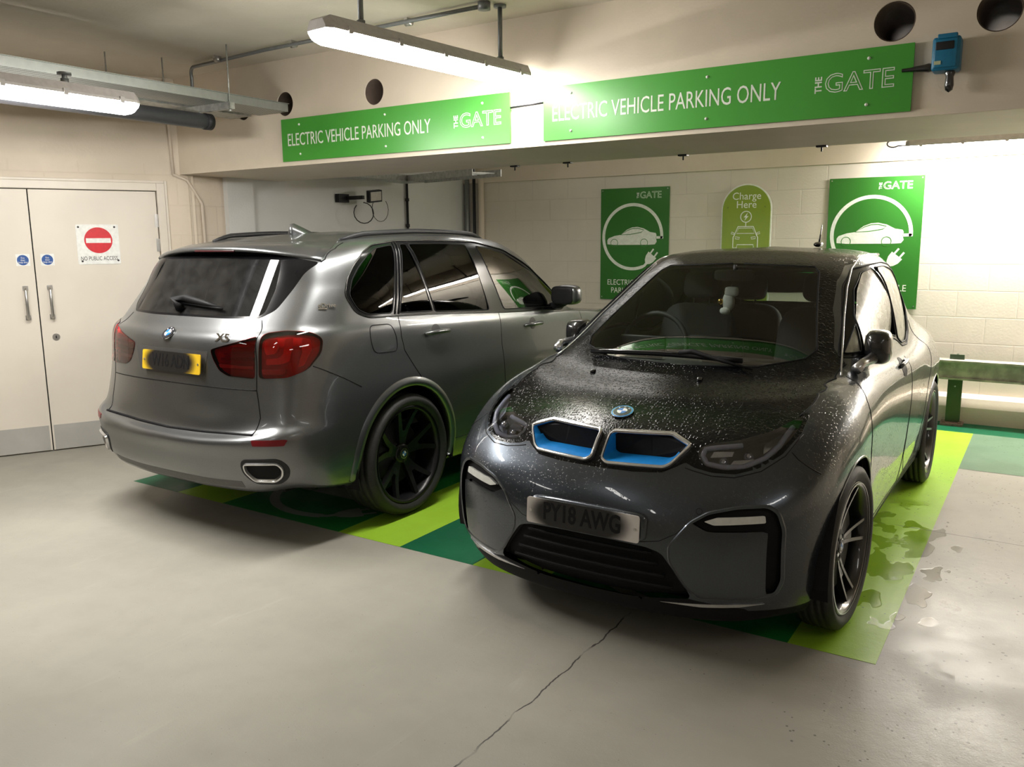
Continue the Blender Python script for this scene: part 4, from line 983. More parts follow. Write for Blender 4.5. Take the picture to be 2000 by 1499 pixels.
CHROME = simple('bright_chrome', (0.75, 0.75, 0.76), 0.12, 1.0)
SATIN = simple('satin_silver', (0.62, 0.62, 0.63), 0.25, 0.9)
BADGE_BLUE = simple('badge_blue', srgb(30, 110, 190), 0.3)
BADGE_WHITE = simple('badge_white', (0.8, 0.8, 0.82), 0.3)
BADGE_RING = simple('badge_ring', (0.02, 0.02, 0.025), 0.25)
BRIGHTBLUE = simple('accent_blue', srgb(24, 128, 205), 0.3)
def roundel(name, frame, r, parent, blue_rim=False):
    """round emblem: rim, dark ring with letters, blue and white quarters"""
    mb = MB(); o, U, V, N = frame
    mb.prism(arc(0, 0, r, 0, 350, 35), frame, 0, 0.004, 0)
    if blue_rim: mb.prism(arc(0, 0, r*0.97, 0, 350, 35), frame, 0.004, 0.0048, 4); mb.prism(arc(0, 0, r*0.84, 0, 350, 35), frame, 0.0048, 0.0056, 0)
    k = 0.80 if blue_rim else 0.95
    mb.prism(arc(0, 0, r*k, 0, 350, 35), frame, 0.0056, 0.0062, 1)
    mb.prism(arc(0, 0, r*k*0.60, 0, 350, 35), frame, 0.0062, 0.0068, 0)
    for q in range(4):
        mb.prism([(0, 0)]+arc(0, 0, r*k*0.56, 90*q, 90*q+90, 8), frame, 0.0068, 0.0074, 2 if q % 2 else 3)
    ob = mb.build(name, [CHROME, BADGE_RING, BADGE_BLUE, BADGE_WHITE, BRIGHTBLUE], parent)
    for ch, ang in (('B', 135), ('M', 90), ('W', 45)):
        a = math.radians(ang); cu = (o+U*(r*k*0.70*math.cos(a))+V*(r*k*0.70*math.sin(a)))
        ua = U*math.sin(a)-V*math.cos(a); va = U*math.cos(a)+V*math.sin(a)
        text_mesh('emblem_letter', ch, r*k*0.30, (cu, ua, va, N), BADGE_WHITE, ob, 0.0006, align='CENTER', lift=0.0066)
    return ob

TYRE = None
def make_tyre_mat():
    k = NT('tyre_rubber'); sp = k.xyz()
    ang = k.mth('ARCTAN2', sp[1], sp[2]); blk = k.mth('FRACT', k.mth('MULTIPLY', ang, 11.0))
    rad = k.mth('SQRT', k.mth('ADD', k.mth('MULTIPLY', sp[1], sp[1]), k.mth('MULTIPLY', sp[2], sp[2])))
    tread = k.mth('MULTIPLY', k.mth('LESS_THAN', blk, 0.16), k.mth('GREATER_THAN', rad, 0.318))
    k.bsdf(k.mix(k.noise(30, 3), (0.012, 0.012, 0.012), (0.028, 0.027, 0.026)), 0.62, normal=k.bump(k.mth('SUBTRACT', k.mth('MULTIPLY', k.noise(90, 2), 0.2), tread), 0.7, 0.004))
    return k.m
TYRE = make_tyre_mat()

def wheel(parent, x, y, z, R, W, rim, side, style, rimmat, facemat, steer=0.0, cap=True):
    """part 'wheel' = tyre mesh about its own centre, with rim, hub and brake disc below it"""
    mb = MB(); h = W/2; o = side
    prof = [(-h*0.78, rim+0.002), (-h*0.98, rim+(R-rim)*0.35), (-h*1.0, rim+(R-rim)*0.6), (-h*0.93, R-0.022), (-h*0.80, R-0.006)]
    for i, t in enumerate((-0.55, -0.2, 0.2, 0.55)):
        prof += [(h*(t-0.06), R-0.001), (h*(t-0.045), R-0.009), (h*(t+0.045), R-0.009), (h*(t+0.06), R-0.001)]
    prof += [(h*0.80, R-0.006), (h*0.93, R-0.022), (h*1.0, rim+(R-rim)*0.6), (h*0.98, rim+(R-rim)*0.35), (h*0.78, rim+0.002)]
    mb.lathe(prof, 'x', (0, 0, 0), 72)
    w = mb.build('wheel', TYRE, parent); w.location = (x, y, z); w.rotation_euler = (0, 0, steer)
    e = h*0.80*o      # outer rim plane
    mb = MB()
    mb.lathe([(e+0.004*o, rim+0.006), (e+0.009*o, rim-0.002), (e+0.002*o, rim-0.012), (e-0.022*o, rim-0.020), (-e*0.9, rim-0.035), (-e, rim)], 'x', (0, 0, 0), 72, 0)
    mb.lathe([(e+0.0095*o, rim+0.003), (e+0.010*o, rim-0.003)], 'x', (0, 0, 0), 72, 1)
    pairs, a_in, a_out, w_in, w_out = style['pairs'], style['a_in'], style['a_out'], style['w_in'], style['w_out']
    hubr = style['hub']; dish = style['dish']
    for i in range(pairs):
        for s_ in (-1, 1):
            base = 2*PI*i/pairs+style.get('phase', 0); n = 7
            L, Rr, Lb, Rb = [], [], [], []
            for j in range(n+1):
                t = j/n; r = hubr*0.7+(rim-0.010-hubr*0.7)*t
                a = base+s_*(a_in+(a_out-a_in)*t**0.8); wd = (w_in+(w_out-w_in)*t)/2
                xx = (e-0.006*o)-o*dish*math.cos(t*PI/2)**1.0
                for lst, sg, dx in ((L, 1, 0), (Rr, -1, 0), (Lb, 1, -0.026), (Rb, -1, -0.026)):
                    an = a+sg*wd/r; lst.append((xx+dx*o, r*math.sin(an), r*math.cos(an)))
            v = L+Rr+Lb+Rb; m = n+1
            ff = []
            for j in range(n):
                ff += [(j, j+1, m+j+1, m+j)]
            mb.add(v, ff, style.get('face', 1), False)
            side_f = []
            for j in range(n):
                side_f += [(j, 2*m+j, 2*m+j+1, j+1), (m+j, m+j+1, 3*m+j+1, 3*m+j), (2*m+j, 3*m+j, 3*m+j+1, 2*m+j+1)]
            mb.add(v, side_f, 0, False)
    # web behind the spoke pairs
    if style.get('web'):
        for i in range(pairs):
            base = 2*PI*i/pairs+style.get('phase', 0); v = []
            for r, aa in ((hubr*0.8, a_in), (rim*style['web'], a_in+(a_out-a_in)*0.5)):
                for sg in (-1, 1): v.append((e-0.018*o-o*dish*(0.9 if r < rim*0.4 else 0.45), r*math.sin(base+sg*aa), r*math.cos(base+sg*aa)))
            mb.add(v, [(0, 1, 3, 2)], 0)
    mb.lathe([(e-dish*o-0.03*o, hubr), (e-dish*o-0.006*o, hubr*0.98), (e-dish*o+0.002*o, hubr*0.7), (e-dish*o+0.002*o, 0)], 'x', (0, 0, 0), 32, 0)
    for i in range(5):
        a = 2*PI*(i+0.5)/5; mb.lathe([(e-dish*o-0.002*o, 0.009), (e-dish*o+0.004*o, 0.008), (e-dish*o+0.002*o, 0)], 'x', (0, hubr*0.72*math.sin(a), hubr*0.72*math.cos(a)), 6, 2, smooth=False)
    rimo = mb.build('rim', [rimmat, facemat, DARK], w)
    p = Vector((e-dish*o+0.003*o, 0, 0)); U = Vector((0, 1*o, 0)); fr = (p, U, Vector((0, 0, 1)), Vector((o, 0, 0)))
    mb = MB(); mb.prism(arc(0, 0, 0.030, 0, 345, 23), fr, 0, 0.004, 0); mb.prism(arc(0, 0, 0.027, 0, 345, 23), fr, 0.004, 0.0046, 1)
    mb.prism(arc(0, 0, 0.017, 0, 345, 23), fr, 0.0046, 0.0052, 0)
    for q in range(4): mb.prism([(0, 0)]+arc(0, 0, 0.0155, 90*q, 90*q+90, 6), fr, 0.0052, 0.0057, 2 if q % 2 else 3)
    mb.build('hub_cap', [CHROME, BADGE_RING, BADGE_BLUE, BADGE_WHITE], w)
    mb = MB(); mb.lathe([(-e*0.1, 0.0), (-e*0.1, rim*0.66), (-e*0.1+0.02*o, rim*0.66), (-e*0.1+0.02*o, 0.07), (e*0.35, 0.065), (e*0.35, 0)], 'x', (0, 0, 0), 40)
    mb.build('brake_disc', simple('cast_brake_disc', (0.04, 0.04, 0.04), 0.6, 0.3) if 'cast_brake_disc' not in bpy.data.materials else bpy.data.materials['cast_brake_disc'], w)
    return w

def circle(cy, cz, r, n=48, a0=0, a1=360):
    return [(cy+r*math.cos(math.radians(a0+(a1-a0)*i/n)), cz+r*math.sin(math.radians(a0+(a1-a0)*i/n))) for i in range(n if a1-a0 == 360 else n+1)]

def wheel_well(mb, y, z, r, x_in, x_out, side):
    n = 30; v = []; f = []
    for xx in (x_in, x_out):
        for i in range(n+1):
            a = PI*i/n*1.16-PI*0.08; v.append((xx*side, y+r*math.cos(a), z+r*math.sin(a)))
    for i in range(n): f.append((i, i+1, n+2+i, n+1+i))
    f.append(tuple(range(n+1)))
    mb.add(v, f, 0, False)

def number_plate(parent, frame, w, h, body, base, size, xs):
    k = NT('plate_'+base[0]); sp = k.xyz()
    # a dark smear over the middle of the plate; local x of the mesh runs along the plate
    e = k.mth('ADD', k.mth('POWER', k.mth('ABSOLUTE', k.mth('DIVIDE', k.mth('ADD', sp[0], 0.012), w*0.5)), 3.0), k.mth('POWER', k.mth('ABSOLUTE', k.mth('DIVIDE', sp[1], h*0.95)), 2.0))
    e = k.mth('ADD', e, k.mth('MULTIPLY', k.mth('SUBTRACT', k.noise(20, 2), 0.5), 0.12))
    k.bsdf(k.mix(k.ramp(e, 0.35, 0.95), (0.010, 0.009, 0.009), base[1]), 0.35)
    o, U, V, N = frame
    mb = MB(); L = (Vector((0, 0, 0)), Vector((1, 0, 0)), Vector((0, 1, 0)), Vector((0, 0, 1)))
    mb.prism(rounded([(-w/2, -h/2), (w/2, -h/2), (w/2, h/2), (-w/2, h/2)], 0.012), L, 0, 0.005)
    pl = mb.build('number_plate', k.m, parent, base[0]+' number plate with a dark smear across the characters')
    pl.matrix_local = Matrix(((U.x, V.x, N.x, o.x), (U.y, V.y, N.y, o.y), (U.z, V.z, N.z, o.z), (0, 0, 0, 1)))
    t = text_mesh('characters', body, size, (Vector((0, -h*0.26, 0)), L[1], L[2], L[3]), BLACK, pl, 0.0008, xscale=xs, lift=0.0056, align='CENTER', bold=0.002)
    mb = MB()
    for a in (-1, 1): mb.prism(arc(a*(w/2-0.018), 0, 0.006, 0, 330, 11), L, 0.005, 0.0066)
    mb.build('screw', STEEL, pl)
    return pl

def seat(name, x, y, z, parent, mat, wide=0.46, tall=0.60, head=True, dirn=1):
    """cushion, raked backrest and headrest; dirn = +1 when the seat faces -y"""
    mb = MB(); mb.blob((x, y, z+0.02), (wide/2, 0.25, 0.075), 0.5, 0.5)
    rot = Matrix.Rotation(-0.30*dirn, 3, 'X')
    mb.blob((x, y+0.27*dirn, z+0.05+tall/2), (wide/2, 0.075, tall/2), 0.45, 0.5, rot=rot)
    o = mb.build(name, mat, parent)
    if head:
        mb = MB(); mb.blob((x, y+0.27*dirn+0.30*(tall/2+0.12)*dirn, z+0.05+tall+0.10), (0.12, 0.045, 0.085), 0.5, 0.5, rot=rot)
        for a in (-0.05, 0.05): mb.tube([(x+a, y+0.27*dirn+0.27*tall/2*dirn, z+tall-0.02), (x+a, y+0.27*dirn+0.30*(tall/2+0.10)*dirn, z+0.05+tall+0.08)], 0.006, 8)
        mb.build('headrest', mat, o)
    return o

# ================================================================== compact electric car (front towards the viewer)
GREY_C = paint('dark_grey_metallic', (0.052, 0.062, 0.077), 0.28, 0.75, beads=0.35, bead_scale=110)
k = NT('wet_gloss_black'); dr = droplets(k, 72, 0.85); h_ = k.mth('ADD', dr, k.mth('MULTIPLY', k.noise(140, 3, 0.6), 0.5)); nb = k.bump(h_, 0.5, 0.0030)
k.bsdf(k.mix(k.noise(6, 2), (0.0025, 0.0025, 0.003), (0.004, 0.004, 0.005)), 0.10, 0.0, 0.0, normal=nb, spec=0.26)
BLACK_C = k.m
GLASS_WS = glass('windscreen_glass', (0.78, 0.84, 0.80), 0.02)
GLASS_SIDE = glass('wet_side_glass', (0.45, 0.5, 0.46), 0.22, 0.14, beads=0.6, bead_scale=90, haze=0.55, haze_col=(0.66, 0.66, 0.55))
GLASS_REAR = glass('rear_glass_tint', (0.62, 0.68, 0.63), 0.02)
LENS = glass('clear_lamp_lens', (0.80, 0.80, 0.84), 0.04)
CABIN = simple('dark_cabin_trim', (0.030, 0.030, 0.032), 0.6)
SEATC = simple('grey_seat_cloth', (0.045, 0.045, 0.05), 0.85, nscale=300, bump=0.3)
DASHC = simple('grey_dashboard', (0.16, 0.165, 0.155), 0.6)
LEDW = simple('white_light_guide', (0.42, 0.44, 0.52), 0.2)
REFL = simple('lamp_reflector', (0.55, 0.56, 0.60), 0.12, 0.9)

PILLAR = simple('black_pillar_gloss', (0.006, 0.006, 0.007), 0.18, spec=0.22)
A = Shell(COMPACT_RINGS)
car = empty('compact_car', 'dark grey compact electric car with wet black bonnet and roof, blue-edged grille, parked nose out', 'car', (-1.445, 2.735, 0.0016))
WY0, WY1, WZ, WR = 0.712, 3.155, 0.338, 0.338
# wheel arches cut out of the shell
for wy in (WY0, WY1):
    A.take(99, circle(wy, WZ, 0.374), 'side', cond=lambda c, n: c[:, 0] > 0.45)
# black cap: nose band, bonnet, pillars, roof
nose = [(-0.02, 0.702), (0.16, 0.704), (0.27, 0.712), (0.315, 0.735), (0.345, 0.752), (0.385, 0.738), (0.45, 0.728), (0.53, 0.728), (0.60, 0.748), (0.66, 0.79), (0.695, 0.85), (0.69, 0.90), (0.69, 1.2), (-0.02, 1.2)]
A.take(1, nose, 'front', cond=lambda c, n: (c[:, 1] < 0.575) & (c[:, 1] > -1))
CAPLINE = [(0.55, 0.893), (0.775, 0.949), (1.0, 0.980), (1.15, 1.025), (1.22, 1.085), (1.48, 1.24), (1.72, 1.365), (1.90, 1.435), (2.10, 1.463), (2.40, 1.470), (2.66, 1.462), (2.90, 1.42), (3.10, 1.33), (3.30, 1.17), (3.42, 1.03), (3.60, 0.98), (4.1, 0.97)]
A.take(1, CAPLINE+[(4.1, 2.0), (0.55, 2.0)], 'side', cond=lambda c, n: c[:, 1] > 0.575)
# windscreen, tailgate glass
WS = rounded([(-0.40, 1.0), (0.0, 1.003), (0.37, 1.012), (0.545, 1.045), (0.575, 1.08), (0.50, 1.25), (0.435, 1.405), (0.40, 1.432), (0.0, 1.447), (-0.4, 1.43)], 0.05)
A.take(2, WS, 'front', (0, 1), cond=lambda c, n: (c[:, 1] < 2.1) & (c[:, 1] > 0.7))
TG = rounded([(-0.46, 1.12), (0.52, 1.12), (0.43, 1.40), (-0.42, 1.41)], 0.05)
A.take(3, TG, 'front', (0, 1), cond=lambda c, n: c[:, 1] > 2.9)
# side windows inside one black surround
SURR = rounded([(1.17, 1.048), (1.30, 1.045), (1.75, 1.062), (1.98, 1.062), (2.10, 1.035), (2.22, 0.995), (2.42, 0.985), (2.62, 1.03), (2.80, 1.13), (2.84, 1.24), (2.76, 1.36), (2.60, 1.425), (2.30, 1.446), (2.05, 1.438), (1.90, 1.42), (1.70, 1.342), (1.45, 1.205)], 0.03)
A.take(4, SURR, 'side', (0, 1), cond=lambda c, n: c[:, 0] > 0.4)
W1 = rounded([(1.36, 1.065), (1.75, 1.078), (1.97, 1.078), (2.075, 1.062), (2.10, 1.25), (2.06, 1.422), (1.91, 1.402), (1.72, 1.325), (1.50, 1.205)], 0.02)
W0 = rounded([(1.215, 1.064), (1.325, 1.064), (1.46, 1.178)], 0.015)
W2 = rounded([(2.125, 1.05), (2.23, 1.012), (2.41, 1.005), (2.57, 1.045), (2.73, 1.14), (2.75, 1.24), (2.69, 1.33), (2.56, 1.395), (2.30, 1.425), (2.11, 1.424), (2.14, 1.25)], 0.02)
for i, w_ in enumerate((W0, W1, W2)): A.take(5+i, w_, 'side', (4,), cond=lambda c, n: c[:, 0] > 0.4)
# headlamps
LAMPP = rounded([(0.378, 0.802), (0.385, 0.775), (0.42, 0.745), (0.50, 0.738), (0.57, 0.748), (0.63, 0.780), (0.672, 0.835), (0.682, 0.885), (0.655, 0.888), (0.60, 0.855), (0.50, 0.828), (0.42, 0.818)], 0.02)
A.take(8, LAMPP, 'front', (0, 1), cond=lambda c, n: c[:, 1] < 0.62)
KP = rounded([(0.016, 0.812), (0.030, 0.824), (0.265, 0.832), (0.345, 0.808), (0.352, 0.800), (0.300, 0.735), (0.275, 0.722), (0.045, 0.714), (0.018, 0.728)], 0.012)
A.take(98, [(0.182+(a-0.182)*0.94, 0.773+(b-0.773)*0.86) for a, b in KP], 'front', (0, 1), cond=lambda c, n: c[:, 1] < 0.6)
# bumper corner pockets and lower intake
TRAP = rounded([(0.402, 0.560), (0.465, 0.604), (0.56, 0.630), (0.66, 0.640), (0.70, 0.615), (0.722, 0.55), (0.722, 0.35), (0.700, 0.295), (0.62, 0.28), (0.45, 0.265), (0.40, 0.30), (0.335, 0.40), (0.33, 0.46)], 0.02)
INT = rounded([(-0.02, 0.452), (0.10, 0.452), (0.25, 0.445), (0.31, 0.43), (0.40, 0.31), (0.42, 0.262), (0.2, 0.232), (-0.02, 0.228)], 0.02)
A.take(10, INT, 'front', (0,), cond=lambda c, n: c[:, 1] < 0.5)
DRLREG = rounded([(0.405, 0.560), (0.465, 0.602), (0.56, 0.628), (0.66, 0.638), (0.698, 0.612), (0.718, 0.55), (0.718, 0.35), (0.700, 0.298), (0.665, 0.30), (0.668, 0.545), (0.47, 0.53)], 0.012)
A.take(9, DRLREG, 'front', (0,), cond=lambda c, n: c[:, 1] < 0.5)
# lower black skirt under everything
A.take(11, [(-0.1, -0.1), (4.3, -0.1), (4.3, 0.335), (3.35, 0.30), (2.6, 0.262), (1.1, 0.262), (0.6, 0.25), (0.30, 0.228), (-0.1, 0.222)], 'side', (0,))

A.take(11, [(-0.02, -0.1), (0.95, -0.1), (0.95, 0.20), (0.74, 0.215), (0.60, 0.235), (0.40, 0.262), (-0.02, 0.262)], 'front', (0,), cond=lambda c, n: c[:, 1] < 0.45)
body = A.build([0], 'body_shell', GREY_C, car, label='dark grey painted body')
cap = A.build([1], 'bonnet_and_roof', BLACK_C, car, label='wet gloss black bonnet, pillars and roof')
A.build([2], 'windscreen', GLASS_WS, car, -0.001, label='clear windscreen', fit='front')
A.build([3], 'tailgate_glass', GLASS_REAR, car, -0.003, fit='front')
for sd in (1, -1): A.build([4], 'window_surround', PILLAR, car, -0.002, (sd,))
for rid, nm in ((5, 'quarter_window'), (6, 'front_door_window'), (7, 'rear_door_window')):
    for sd in (1, -1):
        A.build([rid], nm, GLASS_SIDE if sd > 0 else GLASS_REAR, car, -0.005, (sd,), label='rain-beaded hazy side window' if sd > 0 else None, fit='side')
for sd in (1, -1):
    hl = A.build([8], 'headlamp', LENS, car, 0.001, (sd,), label='clear headlamp with U-shaped light guide')
    A.build([8], 'lamp_housing', DARK, hl, -0.045, (sd,))
    mb = MB()
    # U-shaped light guide around the inner end of the lamp
    U_ = [(0.655, 0.872), (0.64, 0.82), (0.61, 0.785), (0.55, 0.757), (0.48, 0.752), (0.42, 0.760), (0.397, 0.782), (0.398, 0.806), (0.44, 0.813), (0.52, 0.822)]
    mb.tube(A.curve(U_, 'front', -0.014, sd, 0.02), 0.0105, 8)
    mb.build('light_guide', LEDW, hl)
    mb = MB(); A.patch(mb, [(0.425, 0.782), (0.50, 0.790), (0.50, 0.806), (0.43, 0.803)], 'front', -0.02, 0.01, sd, 0)
    for a, b, r in ((0.475, 0.775, 0.020), (0.555, 0.795, 0.022)):
        p, n = A.on(a, b, 'front', -0.035, sd); mb.blob(p, (r, 0.02, r), 1, 1, 0, 16, 10)
    A.patch(mb, [(0.50, 0.762), (0.56, 0.770), (0.58, 0.785), (0.51, 0.778)], 'front', -0.022, 0.008, sd, 0)
    A.patch(mb, [(0.60, 0.80), (0.635, 0.835), (0.65, 0.865), (0.625, 0.858), (0.59, 0.83)], 'front', -0.022, 0.008, sd, 0)
    mb.build('reflector', REFL, hl)
    # corner pocket with its slim indicator bar
    pk = A.build([9], 'bumper_pocket', BLACK, car, -0.020, (sd,))
    mb = MB(); A.patch(mb, rounded([(0.455, 0.566), (0.50, 0.585), (0.655, 0.600), (0.660, 0.574), (0.49, 0.556)], 0.006), 'front', -0.004, 0.016, sd); mb.build('indicator_light', simple('clear_white_lens', (0.62, 0.63, 0.60), 0.2) if 'clear_white_lens' not in bpy.data.materials else bpy.data.materials['clear_white_lens'], pk, 'slim whitish light bar')
    mb = MB(); A.bands(mb, TRAP[:len(TRAP)], 'front', [(0.0, 0.0), (0.004, 0.003), (0.012, -0.001)], sd); mb.build('pocket_edge', GREY_C, pk)
A.build([10], 'lower_intake', BLACK, car, -0.030, label='black lower intake')
mb = MB()
for z in (0.29, 0.335, 0.38, 0.42):
    wd = 0.35-(z-0.29)*0.6; pts = A.curve([(-wd, z), (wd, z)], 'front', -0.012, 1, 0.03); mb.tube(pts, 0.007, 6)
mb.build('intake_slats', BLACK, car)
A.build([11], 'lower_skirt', BLACK, car, 0.0, label='matt black lower skirt')
# silver lip below the intake
mb = MB()
for sd in (1, -1):
    mb = MB(); A.patch(mb, [(0.30, 0.232), (0.45, 0.232), (0.58, 0.245), (0.66, 0.262), (0.58, 0.258), (0.45, 0.246)], 'front', 0.004, 0.006, sd); mb.build('lip_trim', SATIN, car)
# seams
mb = MB()
for sd in (1, -1):
    A.seam(mb, [(0.55, 0.893), (0.775, 0.949), (1.0, 0.980), (1.15, 1.025)], 'side', 0.005, side=sd)
    A.seam(mb, [(1.055, 0.985), (0.97, 0.90), (0.965, 0.70), (1.02, 0.52), (1.13, 0.36), (1.22, 0.29), (2.05, 0.275), (2.12, 0.35), (2.17, 0.7), (2.14, 0.95)], 'side', side=sd)
    A.seam(mb, [(2.14, 0.95), (2.17, 0.7), (2.15, 0.40), (2.25, 0.29), (2.60, 0.31), (2.73, 0.50), (2.80, 0.72), (2.92, 0.86), (2.86, 1.08)], 'side', side=sd)
    A.seam(mb, [(0.682, 0.80), (0.715, 0.772), (0.79, 0.722)], 'front', side=sd)
    A.seam(mb, [(0.02, 0.456), (0.20, 0.456), (0.30, 0.475), (0.36, 0.51), (0.405, 0.56)], 'front', 0.002, side=sd)
    A.seam(mb, dense(WS, 0.02)[0:0] or [(0.03, 1.004), (0.37, 1.013), (0.545, 1.046), (0.575, 1.08), (0.50, 1.25), (0.435, 1.405), (0.40, 1.432), (0.03, 1.447)], 'front', 0.0045, side=sd)
    A.seam(mb, [(0.35, 0.735), (0.385, 0.728), (0.45, 0.718), (0.53, 0.718), (0.61, 0.740), (0.67, 0.785), (0.700, 0.845)], 'front', 0.003, side=sd)
    A.seam(mb, SURR, 'side', 0.005, closed=True, side=sd)
    for w_ in (W0, W1, W2): A.seam(mb, w_, 'side', 0.0045, closed=True, side=sd)
mb.build('panel_gaps', BLACK, car)
# pale strip along the windscreen pillar
mb = MB()
for sd in (1, -1): mb.tube(A.curve3([(0.712, 1.04, 1.0), (0.685, 1.168, 1.050), (0.630, 1.45, 1.215), (0.588, 1.70, 1.345), (0.566, 1.90, 1.435), (0.56, 2.1, 1.475), (0.575, 2.5, 1.485), (0.53, 2.85, 1.45)], 0.001, sd), 0.0048, 8)
mb.build('pillar_strip', SATIN, car, 'thin silver strip along the roof pillar')
# grille pair
for sd, pp in ((1, [(0.016, 0.812), (0.030, 0.824), (0.265, 0.832), (0.345, 0.808), (0.352, 0.800), (0.300, 0.735), (0.275, 0.722), (0.045, 0.714), (0.018, 0.728)]),):
    for side in (1, -1):
        P_ = rounded([(a, b) for a, b in pp], 0.012)
        mb = MB(); A.bands(mb, P_, 'front', [(0.0, -0.004), (0.0, 0.016), (0.002, 0.020), (0.008, 0.020), (0.010, 0.014)], side)
        g = mb.build('kidney_grille', [SATIN, BRIGHTBLUE], car, 'silver-framed grille with bright blue inner edge')
        cx, cz = 0.185, 0.772
        inn = A.rings(P_, 'front', 0.010, 0.014, side); yb_ = max(v.y for v in inn)-0.018; ctr = Vector((side*cx, 0, cz))
        back = [Vector((v.x+(ctr.x-v.x)*0.06, max(yb_, v.y+0.01), v.z+(0.010 if v.z < cz else -0.004))) for v in inn]; nn_ = len(inn)
        mb = MB(); mb.add(inn+back, [(i, (i+1) % nn_, nn_+(i+1) % nn_, nn_+i) for i in range(nn_)], 0, True); mb.build('blue_surround', BRIGHTBLUE, g, 'bright blue inner edge of the grille')
        mb = MB(); mb.add(back, [tuple(range(nn_))]); mb.build('grille_panel', BLACK, g)
        mb = MB(); A.bands(mb, P_, 'front', [(0.0015, 0.0195), (0.003, 0.0212), (0.005, 0.0205)], side); mb.build('frame_edge', CHROME, g)
roundel('bonnet_badge', disc_on(A, 0.0, 0.875, 'front', 0.04, 0.003), 0.047, car, True)
p, n = A.on(0.0, 0.515, 'front', 0.010)
number_plate(car, (Vector((-0.012, p.y-0.004, 0.513)), Vector((1, 0, 0)), Vector((0, 0.06, 1)).normalized(), Vector((0, -1, 0.06)).normalized()), 0.49, 0.104, 'PY18 AWG', ('white', (0.62, 0.58, 0.56)), 0.098, 0.72)
mb = MB(); mb.blob((0, 0.045, 0.515), (0.255, 0.035, 0.058), 0.3, 0.3); mb.build('plate_plinth', GREY_C, car)
for a in (0.435, -0.26):
    fr = disc_on(A, a, 0.60, 'front', 0.01, 0.001); mb = MB(); mb.ribbon(arc(0, 0, 0.011, 0, 345, 20), 0.0016, fr, 0, 0.0006, closed=True); mb.build('parking_sensor', BLACK, car)
# washer jets
for a in (-0.36, 0.17):
    p, n = A.on(a, 0.77, 'top', 0.004); mb = MB(); mb.blob(p, (0.012, 0.016, 0.010), 0.6, 0.6, 0, 12, 8); mb.build('washer_jet', GLOSSB, car)
# wiper
mb = MB()
ws = lambda a, b, off: A.on(a, b, 'front', off)[0]
blade = [ws(-0.47+0.07*i, 1.012+0.010*math.sin(i/11*PI)+0.0006*i, 0.018) for i in range(12)]
mb.tube(blade, 0.012, 8); mb.tube([p_+Vector((0, -0.006, 0.008)) for p_ in blade[0:8]], 0.006, 6, 1)
arm = [ws(0.0, 1.026, 0.03), ws(0.06, 1.03, 0.035), ws(0.2, 1.016, 0.02), ws(0.36, 0.995, 0.012)]
mb.tube(arm, [0.012, 0.014, 0.009, 0.005], 8); mb.build('wiper', [BLACK, GLOSSB], car)
# arch lips and wells
for sd in (1, -1):
    for wy in (WY0, WY1):
        pts = [A.on(a, b, 'side', -0.002, sd)[0] for a, b in circle(wy, WZ, 0.376, 40, -14, 194) if b > 0.23]
        mb = MB(); mb.tube(pts, 0.006, 8); mb.build('arch_lip', GREY_C, car)
        mb = MB(); wheel_well(mb, wy, WZ, 0.384, 0.56, 0.845, sd); mb.build('wheel_well', BLACK, car)
mb = MB(); mb.box(-0.56, 0.56, 0.22, 3.6, 0.19, 0.23); mb.box(-0.78, 0.78, 1.12, 2.72, 0.19, 0.23); mb.build('underbody', BLACK, car)
ST3 = dict(pairs=5, a_in=0.14, a_out=0.17, w_in=0.018, w_out=0.013, hub=0.060, dish=0.040, phase=0.28, face=1, web=0.6)
RIMB = paint('gloss_black_rim', (0.012, 0.012, 0.013), 0.3, 0.0, flake=False)
RIMS = simple('machined_rim_face', (0.34, 0.34, 0.34), 0.3, 0.95)
for sd in (1, -1):
    wheel(car, sd*0.785, WY0, WZ, WR, 0.155, 0.266, sd, ST3, RIMB, RIMS, steer=-0.06)
    wheel(car, sd*0.790, WY1, WZ, WR, 0.165, 0.266, sd, ST3, RIMB, RIMS)
# mirrors
for sd in (1, -1):
    mb = MB(); rot = Matrix.Rotation(0.10*sd, 3, 'Z')
    my, mz, mx = (1.37, 1.085, 0.800) if sd > 0 else (1.43, 1.07, 0.785)
    mb.blob((sd*mx, my, mz), (0.060, 0.092, 0.078 if sd > 0 else 0.068), 0.62, 0.7, 0, 32, 20, rot)
    m_ = mb.build('door_mirror', GLOSSB, car, 'gloss black door mirror')
    mb = MB(); mb.tube([(sd*0.755, 1.12, 1.008), (sd*0.768, 1.17, 1.03), (sd*(mx-0.01), my-0.08, mz-0.045)], [0.024, 0.020, 0.026], 10); mb.build('mirror_stalk', SATIN, m_, 'silver mirror stalk')
    mb = MB(); mb.blob((sd*(mx-0.048), my+0.03, mz), (0.012, 0.062, 0.055), 0.5, 0.5); mb.build('mirror_glass', CHROME, m_)
    # handles
    mb = MB(); A.patch(mb, rounded([(1.90, 0.875), (1.98, 0.865), (2.03, 0.90), (2.02, 0.955), (1.95, 0.965), (1.90, 0.93)], 0.02), 'side', 0.0015, 0.003, sd); hd = mb.build('handle_recess', BLACK, car)
    mb = MB(); mb.tube([A.on(1.86+0.035*i, 0.925+0.002*i, 'side', 0.006+0.022*math.sin(PI*i/6), sd)[0] for i in range(7)], 0.010, 8); mb.build('door_handle', GREY_C, hd)
# roof aerial
mb = MB(); mb.blob((0.17, 2.86, 1.54), (0.028, 0.055, 0.018), 1, 0.8); mb.tube([(0.17, 2.87, 1.55), (0.17, 2.93, 1.66)], [0.006, 0.003], 8); mb.build('aerial', [GLOSSB], car)
